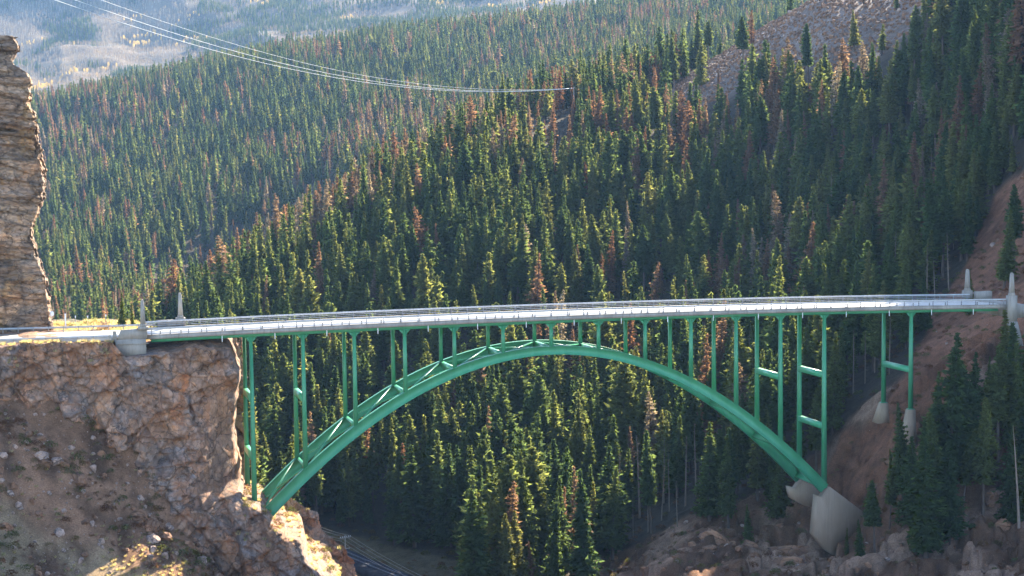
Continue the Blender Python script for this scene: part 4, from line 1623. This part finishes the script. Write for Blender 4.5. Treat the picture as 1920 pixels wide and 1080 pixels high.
# the far mountainside: conifers in dark stands, bare aspens between
xm, ym = spots(2640, 4500, -300, 1500, 8.5, 8)
zm = tz(xm, ym)
um_, vm_, wm_ = proj(np.stack([xm, ym, zm], -1))
pm_ = fbm(xm / 160, ym / 160, 3, 51)
fine = fbm(xm / 55, ym / 55, 3, 57)
q_ = rg.random(len(xm))
right_ = sstep(350, 750, um_ + 120 * fbm(xm / 90, ym / 90, 2, 58))
con = (pm_ + .5 * fine + right_ * .55 > .38) & (q_ < .85)
asp = ~con & (q_ < .62) & (fine > -.28)
con &= vm_ > -60
asp &= vm_ > -60
nm_ = int(con.sum())
scatter("pine_forest", np.concatenate([np.stack([x, y, z - .1], -1)[rest], np.stack([xm, ym, zm - .2], -1)[con]]),
        np.concatenate([sc[rest], np.tile((.95, .95, .95), (nm_, 1)) * (.7 + .5 * rg.random((nm_, 1)))]),
        np.concatenate([turn[rest], np.stack([np.zeros(nm_), np.zeros(nm_), rg.random(nm_) * 6], -1)]),
        np.concatenate([pickv[rest], rg.integers(0, 8, nm_)]), stock)
na_ = int(asp.sum())
gold = (fbm(xm / 70, ym / 70, 3, 91)[asp] > .42) & (rg.random(na_) < .7)
scatter("aspen_grove", np.stack([xm, ym, zm - .2], -1)[asp], np.ones((na_, 3)) * (.7 + .6 * rg.random((na_, 1))),
        np.stack([np.zeros(na_), np.zeros(na_), rg.random(na_) * 6], -1), np.where(gold, 3, rg.integers(0, 3, na_)), stock2)
print("trees: single", int(single.sum()), "forest", int(rest.sum()) + nm_, "aspen", na_, "seen>0", int((seen > 0).sum()))

# ------------------------------------------------------------------ boulders, rubble, shrubs and dry grass
def rock_mesh(seed, name="boulder"):
    rg = np.random.default_rng(seed)
    bm = bmesh.new()
    bmesh.ops.create_icosphere(bm, subdivisions=3, radius=1)
    co = np.array([v_.co[:] for v_ in bm.verts])
    # chop by random planes: angular blocks
    for _ in range(11):
        nrm = rg.normal(size=3)
        nrm /= np.linalg.norm(nrm)
        dd = .5 + .3 * rg.random()
        ds = co @ nrm - dd
        co = co - np.where(ds > 0, ds * .92, 0)[:, None] * nrm
    co *= 1 + .06 * rg.normal(size=(len(co), 1))
    for v_, c_ in zip(bm.verts, co):
        v_.co = c_
    me = bpy.data.meshes.new(name)
    bm.to_mesh(me)
    bm.free()
    me.materials.append(M_BOULD)
    for nm in ("block",):
        a = me.attributes.new(nm, 'FLOAT', 'POINT')
        a.data.foreach_set("value", np.full(len(me.vertices), .35 + .5 * rg.random(), np.float32))
    a = me.attributes.new("crack", 'FLOAT', 'POINT')
    a.data.foreach_set("value", np.ones(len(me.vertices), np.float32))
    return me


import bmesh
RM = [rock_mesh(300 + k) for k in range(7)]
BOULD = [  # column, row, distance, half size (x, y, z), what sets it apart
    (1345, 1005, 289, 4.2, 2.2, 1.9, "broad pale ledge of rock above the lower rock shelf, left of the footing"),
    (1410, 1012, 288, 3.6, 2.2, 1.5, "tan slab of rock in the middle of the shelf left of the big footing"),
    (1330, 1030, 284, 1.3, 1.2, 1.1, "rounded buff boulder below the broad pale ledge"),
    (1412, 1052, 280, 2.0, 1.6, 1.6, "large blocky boulder near the bottom edge, under the tan slab"),
    (1480, 1022, 283, 4.4, 2.0, 1.7, "long reddish rock shelf directly left of the big concrete footing"),
    (1500, 1062, 277, 5.0, 2.4, 1.8, "long grey rock shelf along the bottom edge, below the footing"),
    (1558, 1068, 275, 1.9, 1.6, 1.7, "squared grey boulder directly beneath the tip of the footing"),
    (1250, 1062, 283, 2.2, 1.8, 1.2, "light grey boulder low on the left end of the rock shelf"),
    (1212, 1066, 284, 1.6, 1.4, 1.0, "leftmost boulder of the rock shelf at the bottom edge"),
    (1462, 956, 296, .8, .7, .75, "small pale boulder alone on the dark slope left of the arch footing"),
    (1605, 830, 288, 2.4, 1.5, 1.6, "ochre rock face behind the right arch column"),
    (1640, 815, 289, 1.8, 1.3, 1.1, "brown rock lump beneath the bare soil below the right pier"),
    (1680, 840, 285, 2.0, 1.4, .9, "flat tan rock right below the near pier footing"),
    (1602, 880, 283, .75, .5, .35, "small white slab of rock right of the lowest arch column"),
    (1885, 1055, 266, 3.0, 2.2, 2.4, "big slanting boulder in the bottom right corner"),
    (1860, 1000, 270, 2.2, 1.8, 1.4, "grey boulder among the pines at the right edge"),
    (1700, 1000, 272, 1.5, 1.3, 1.1, "grey boulder half hidden by the pines right of the footing"),
    (1560, 785, 318, 1.8, 1.4, 1.1, "shadowed boulder behind the lower strut of the last arch bent"),
    (1385, 1030, 284, .9, .9, .8, "small boulder wedged between the tan slab and the blocky boulder"),
    (1300, 1060, 281, 1.2, 1.1, .9, "small reddish boulder at the bottom edge left of the blocky boulder"),
    (1365, 1070, 278, 1.0, .9, .7, "low grey boulder at the bottom edge right of the small reddish one"),
    (8, 850, 226, 1.1, .9, .8, "pale boulder on the scree at the left edge of view"),
    (22, 800, 231, .8, .7, .6, "whitish rock high on the scree near the left edge"),
    (80, 925, 221, .55, .5, .4, "grey white rock on the scree below the dark shrubs"),
    (225, 980, 229, .5, .45, .35, "pale stone on the lower scree above the sunlit grass patch"),
    (210, 1006, 226, .55, .5, .4, "grey stone directly above the sunlit grass patch"),
    (32, 938, 216, .7, .6, .5, "brownish rock alone on the lower left scree"),
    (122, 930, 226, .45, .4, .35, "small light stone in the middle of the scree"),
    (12, 1050, 206, .8, .7, .45, "flat grey stone in the bottom left corner"),
]
for k, (u_, v_, d_, sx, sy, sz, lab) in enumerate(BOULD):
    p = P(u_, v_, d_)
    g_z = float(tz(p[0], p[1]))
    if abs(g_z - p[2]) > 3.5:
        p[2] = g_z
    else:
        p[2] = min(p[2], g_z + sz * .4)
    o = link("boulder", RM[k % 7])
    o.location = p
    o.scale = (sx, sy, sz)
    o.rotation_euler = (rg.normal() * .15, rg.normal() * .15 + .12, -YAW + rg.normal() * .25)
    tag(o, lab, "rock", "boulders on the banks")

st3 = bpy.data.collections.new("stock_stones")
for k, me in enumerate(RM[:4]):
    st3.objects.link(bpy.data.objects.new(f"a{k}_stone", me))
M_STONE = mat_rock("pale_stone", [(.3, (.34, .28, .25)), (.5, (.46, .40, .37)), (.7, (.55, .50, .47))])
for k in range(3):
    me = rock_mesh(330 + k, "pale_stone")
    me.materials.clear()
    me.materials.append(M_STONE)
    st3.objects.link(bpy.data.objects.new(f"b{k}_stone", me))

st4 = bpy.data.collections.new("stock_plants")


def shrub_mesh(seed, mat, hgt=1.0, nn=150, sz=.17):
    rg = np.random.default_rng(seed)
    a, rr_ = rg.random(nn) * 6.28, np.sqrt(rg.random(nn))
    zz_ = rg.random(nn) ** .8 * np.sqrt(np.clip(1.05 - rr_ ** 2, 0, 1)) * hgt
    v, f3 = tri_tufts(np.stack([rr_ * np.cos(a), rr_ * np.sin(a), zz_], -1), sz, rg, np.tile((0, 0, .5), (nn, 1)), .4)
    return np_mesh("shrub", v, f3, mat)


def grass_mesh(seed, mat):
    rg = np.random.default_rng(seed)
    nn = 60
    a, rr_ = rg.random(nn) * 6.28, .4 * np.sqrt(rg.random(nn))
    b = np.stack([rr_ * np.cos(a), rr_ * np.sin(a), np.zeros(nn) - .05], -1)
    L = .35 + .45 * rg.random((nn, 1))
    tip = b + np.stack([np.cos(a) * .35, np.sin(a) * .35, np.ones(nn)], -1) * L
    wv = np.stack([-np.sin(a), np.cos(a), 0 * a], -1) * .05
    return np_mesh("grass_tuft", np.stack([b - wv, b + wv, tip], 1).reshape(-1, 3), np.arange(3 * nn).reshape(-1, 3), mat)


for k in range(3):
    st4.objects.link(bpy.data.objects.new(f"a{k}_shrub", shrub_mesh(400 + k, M_SHRUB)))
for k in range(2):
    st4.objects.link(bpy.data.objects.new(f"b{k}_grass", grass_mesh(410 + k, M_GRASS)))


def flat_spots(test, d0, d1, u0, u1, sp, seed):
    a, b = spots(d0, d1, u0, u1, sp, seed)
    c = tz(a, b)
    uu, vv, ww = proj(np.stack([a, b, c], -1))
    k = test(uu, vv, ww, a, b)
    return np.stack([a, b, c], -1)[k], uu[k], vv[k], ww[k]


# stones on the left scree, the upper talus and the right bank
pts, sizes = [], []
p, uu, vv, ww = flat_spots(lambda a, b, c, X, Y: (c < 250) & (a < 520), 186, 250, -120, 520, .75, 21)
kk = rg.random(len(p)) < .35 + .5 * sstep(.0, .4, fbm(p[:, 0] / 5, p[:, 1] / 8, 3, 88))
pts.append(p[kk])
sizes.append(.11 + .62 * rg.random(kk.sum()) ** 6)
p, uu, vv, ww = flat_spots(lambda a, b, c, X, Y: zone(a, b, c, X, Y)[0], 560, 900, 1100, 1800, 2.0, 22)
pts.append(p)
sizes.append(.35 + 1.0 * rg.random(len(p)) ** 2)
p, uu, vv, ww = flat_spots(lambda a, b, c, X, Y: zone(a, b, c, X, Y)[2] | zone(a, b, c, X, Y)[1], 226, 440, 1120, 2050, 1.5, 23)
kk = rg.random(len(p)) < np.where((p[:, 2] < -34), .6, .16)
pts.append(p[kk])
sizes.append(.12 + .7 * rg.random(kk.sum()) ** 4)
nleft = len(pts[0])
lu, lv, _ = proj(pts[0])
sizes[0] *= 1 + 1.1 * np.exp(-((lv - np.interp(lu, [0, 100, 200, 300, 400], [775, 850, 915, 985, 1060]) - 15) / 25) ** 2)
pts, sizes = np.concatenate(pts), np.concatenate(sizes)
ns = len(pts)
pick_st = rg.integers(0, 4, ns)
pale = rg.random(ns) < np.where(np.arange(ns) < nleft, .55, np.where(pts[:, 1] > 250, .04, .12))
pick_st = np.where(pale, 4 + rg.integers(0, 3, ns), pick_st)
scatter("rubble", pts, sizes[:, None] * np.array((1.2, 1, .8)) * (.8 + .4 * rg.random((ns, 3))), rg.random((ns, 3)) * (.6, .6, 6.28), pick_st, st3)

pts, sizes, pk = [], [], []
# dark shrubs in bands down the left scree
p, uu, vv, ww = flat_spots(lambda a, b, c, X, Y: (c < 249) & (a < 560), 190, 249, -120, 540, .8, 24)
band = fbm(p[:, 0] / 7 + p[:, 1] / 30, p[:, 1] / 20, 3, 95)
edge = np.exp(-((vv - np.interp(uu, [0, 100, 200, 300, 400], [775, 850, 915, 985, 1060]) - 18) / 26) ** 2)
kk = rg.random(len(p)) < np.clip(.05 + .65 * sstep(.1, .35, band) + .6 * edge, 0, 1)
pts.append(p[kk])
sizes.append(.35 + .75 * rg.random(kk.sum()) ** 2)
pk.append(rg.integers(0, 3, kk.sum()))
kk = rg.random(len(p)) < np.where((uu > 190) & (uu < 440) & (vv > 1005), .75, .10)
pts.append(p[kk])
sizes.append(.35 + .4 * rg.random(kk.sum()))
pk.append(3 + rg.integers(0, 2, kk.sum()))
# brush on the gorge floor and the right bank
p, uu, vv, ww = flat_spots(lambda a, b, c, X, Y: (zone(a, b, c, X, Y)[2]) | (zone(a, b, c, X, Y)[3]) | ((c < 400) & (a > 480)), 230, 400, 470, 2000, 1.7, 25)
kk = rg.random(len(p)) < .2
pts.append(p[kk])
sizes.append(.3 + .7 * rg.random(kk.sum()))
pk.append(rg.integers(0, 3, kk.sum()))
# roadside grass on the left plateau
p, uu, vv, ww = flat_spots(lambda a, b, c, X, Y: (X < -8) & (X > -60) & (Y > 12.3) & (Y < 24), 255, 292, -100, 420, .45, 26)
pts.append(p)
sizes.append(.5 + .7 * rg.random(len(p)))
pk.append(3 + rg.integers(0, 2, len(p)))
pts, sizes, pk = np.concatenate(pts), np.concatenate(sizes), np.concatenate(pk)
ns = len(pts)
scatter("scrub", pts, sizes[:, None] * np.array((1.1, 1.1, .9)) * (.8 + .4 * rg.random((ns, 3))), np.stack([np.zeros(ns), np.zeros(ns), rg.random(ns) * 6.28], -1), pk, st4)

# grass tufts on the sunny ledges of the cliff, settled on the rock by ray casts
bpy.context.view_layer.update()
cl = bpy.data.objects["rock_cliff"]
gp, gs, gk = [], [], []
for _ in range(240):
    X_, Y_ = rg.uniform(-4, 16), rg.uniform(-12, 14)
    ok, loc, nrm, _i = cl.ray_cast(Vector((X_, Y_, 6)), Vector((0, 0, -1)))
    if ok and abs(nrm.z) > .55 and loc.z < -22:
        gp.append(tuple(loc)), gs.append(.4 + .6 * rg.random()), gk.append(3 + int(rg.integers(0, 2)) if rg.random() < .75 else int(rg.integers(0, 3)))
for _ in range(150):
    X_, Y_ = rg.uniform(-48, -21), rg.uniform(-6, -1.8)
    ok, loc, nrm, _i = cl.ray_cast(Vector((X_, Y_, 6)), Vector((0, 0, -1)))
    if ok and loc.z > -2.5:
        gp.append(tuple(loc)), gs.append(.4 + .5 * rg.random()), gk.append(3 + int(rg.integers(0, 2)))
gp, gs = np.array(gp), np.array(gs)
scatter("ledge_grass", gp, gs[:, None] * np.ones((1, 3)), np.stack([0 * gs, 0 * gs, rg.random(len(gs)) * 6.28], -1), gk, st4)

M_PINK = mat_leaf("pinkish_twigs", [(0, (.36, .22, .16)), (1, (.42, .27, .2))], .4)
p = onY(196, 612, 15.5)
b_ = link("roadside_bush", shrub_mesh(431, M_PINK, 1.0, 420, .12))
b_.location = (p[0], p[1], RZ - .3)
b_.scale = (1.2, 1.1, 1.5)
tag(b_, "bare pinkish bush behind the guardrail on the left approach", "bush")
for k, (u_, h_, lab) in enumerate(((231, 5.8, "small green pine just beyond the approach road, left of the near pylon"), (249, 4.0, "little yellow green pine right behind the near left pylon"),
                                   (283, 2.6, "low yellow green pine at the road edge between the two left pylons"))):
    p = onY(u_, 612, 19 + k)
    t = empty("pine_tree", (p[0], p[1], float(tz(p[0], p[1])) - 2.5))
    t.scale = (h_ / KH * 1.2, h_ / KH * 1.2, (h_ + 2.5) / KH)
    tag(t, lab, "tree", "small pines by the approach road")
    link("trunk", HI[k][1], t)
    link("crown", HI[k][2], t)

# ------------------------------------------------------------------ the air
hz = MB().box(-9000, 9000, -2500, 9000, -140, 1400).build("haze", None)
m, t, o = mat_new("haze_air")
pv = t.nodes.new("ShaderNodeVolumePrincipled")
pv.inputs["Color"].default_value = (.34, .60, 1.0, 1)
pv.inputs["Density"].default_value = .000038
pv.inputs["Anisotropy"].default_value = .1
t.links.new(pv.outputs[0], o.inputs["Volume"])
hz.data.materials.append(m)
tag(hz, kind="stuff")
hz.visible_shadow = True
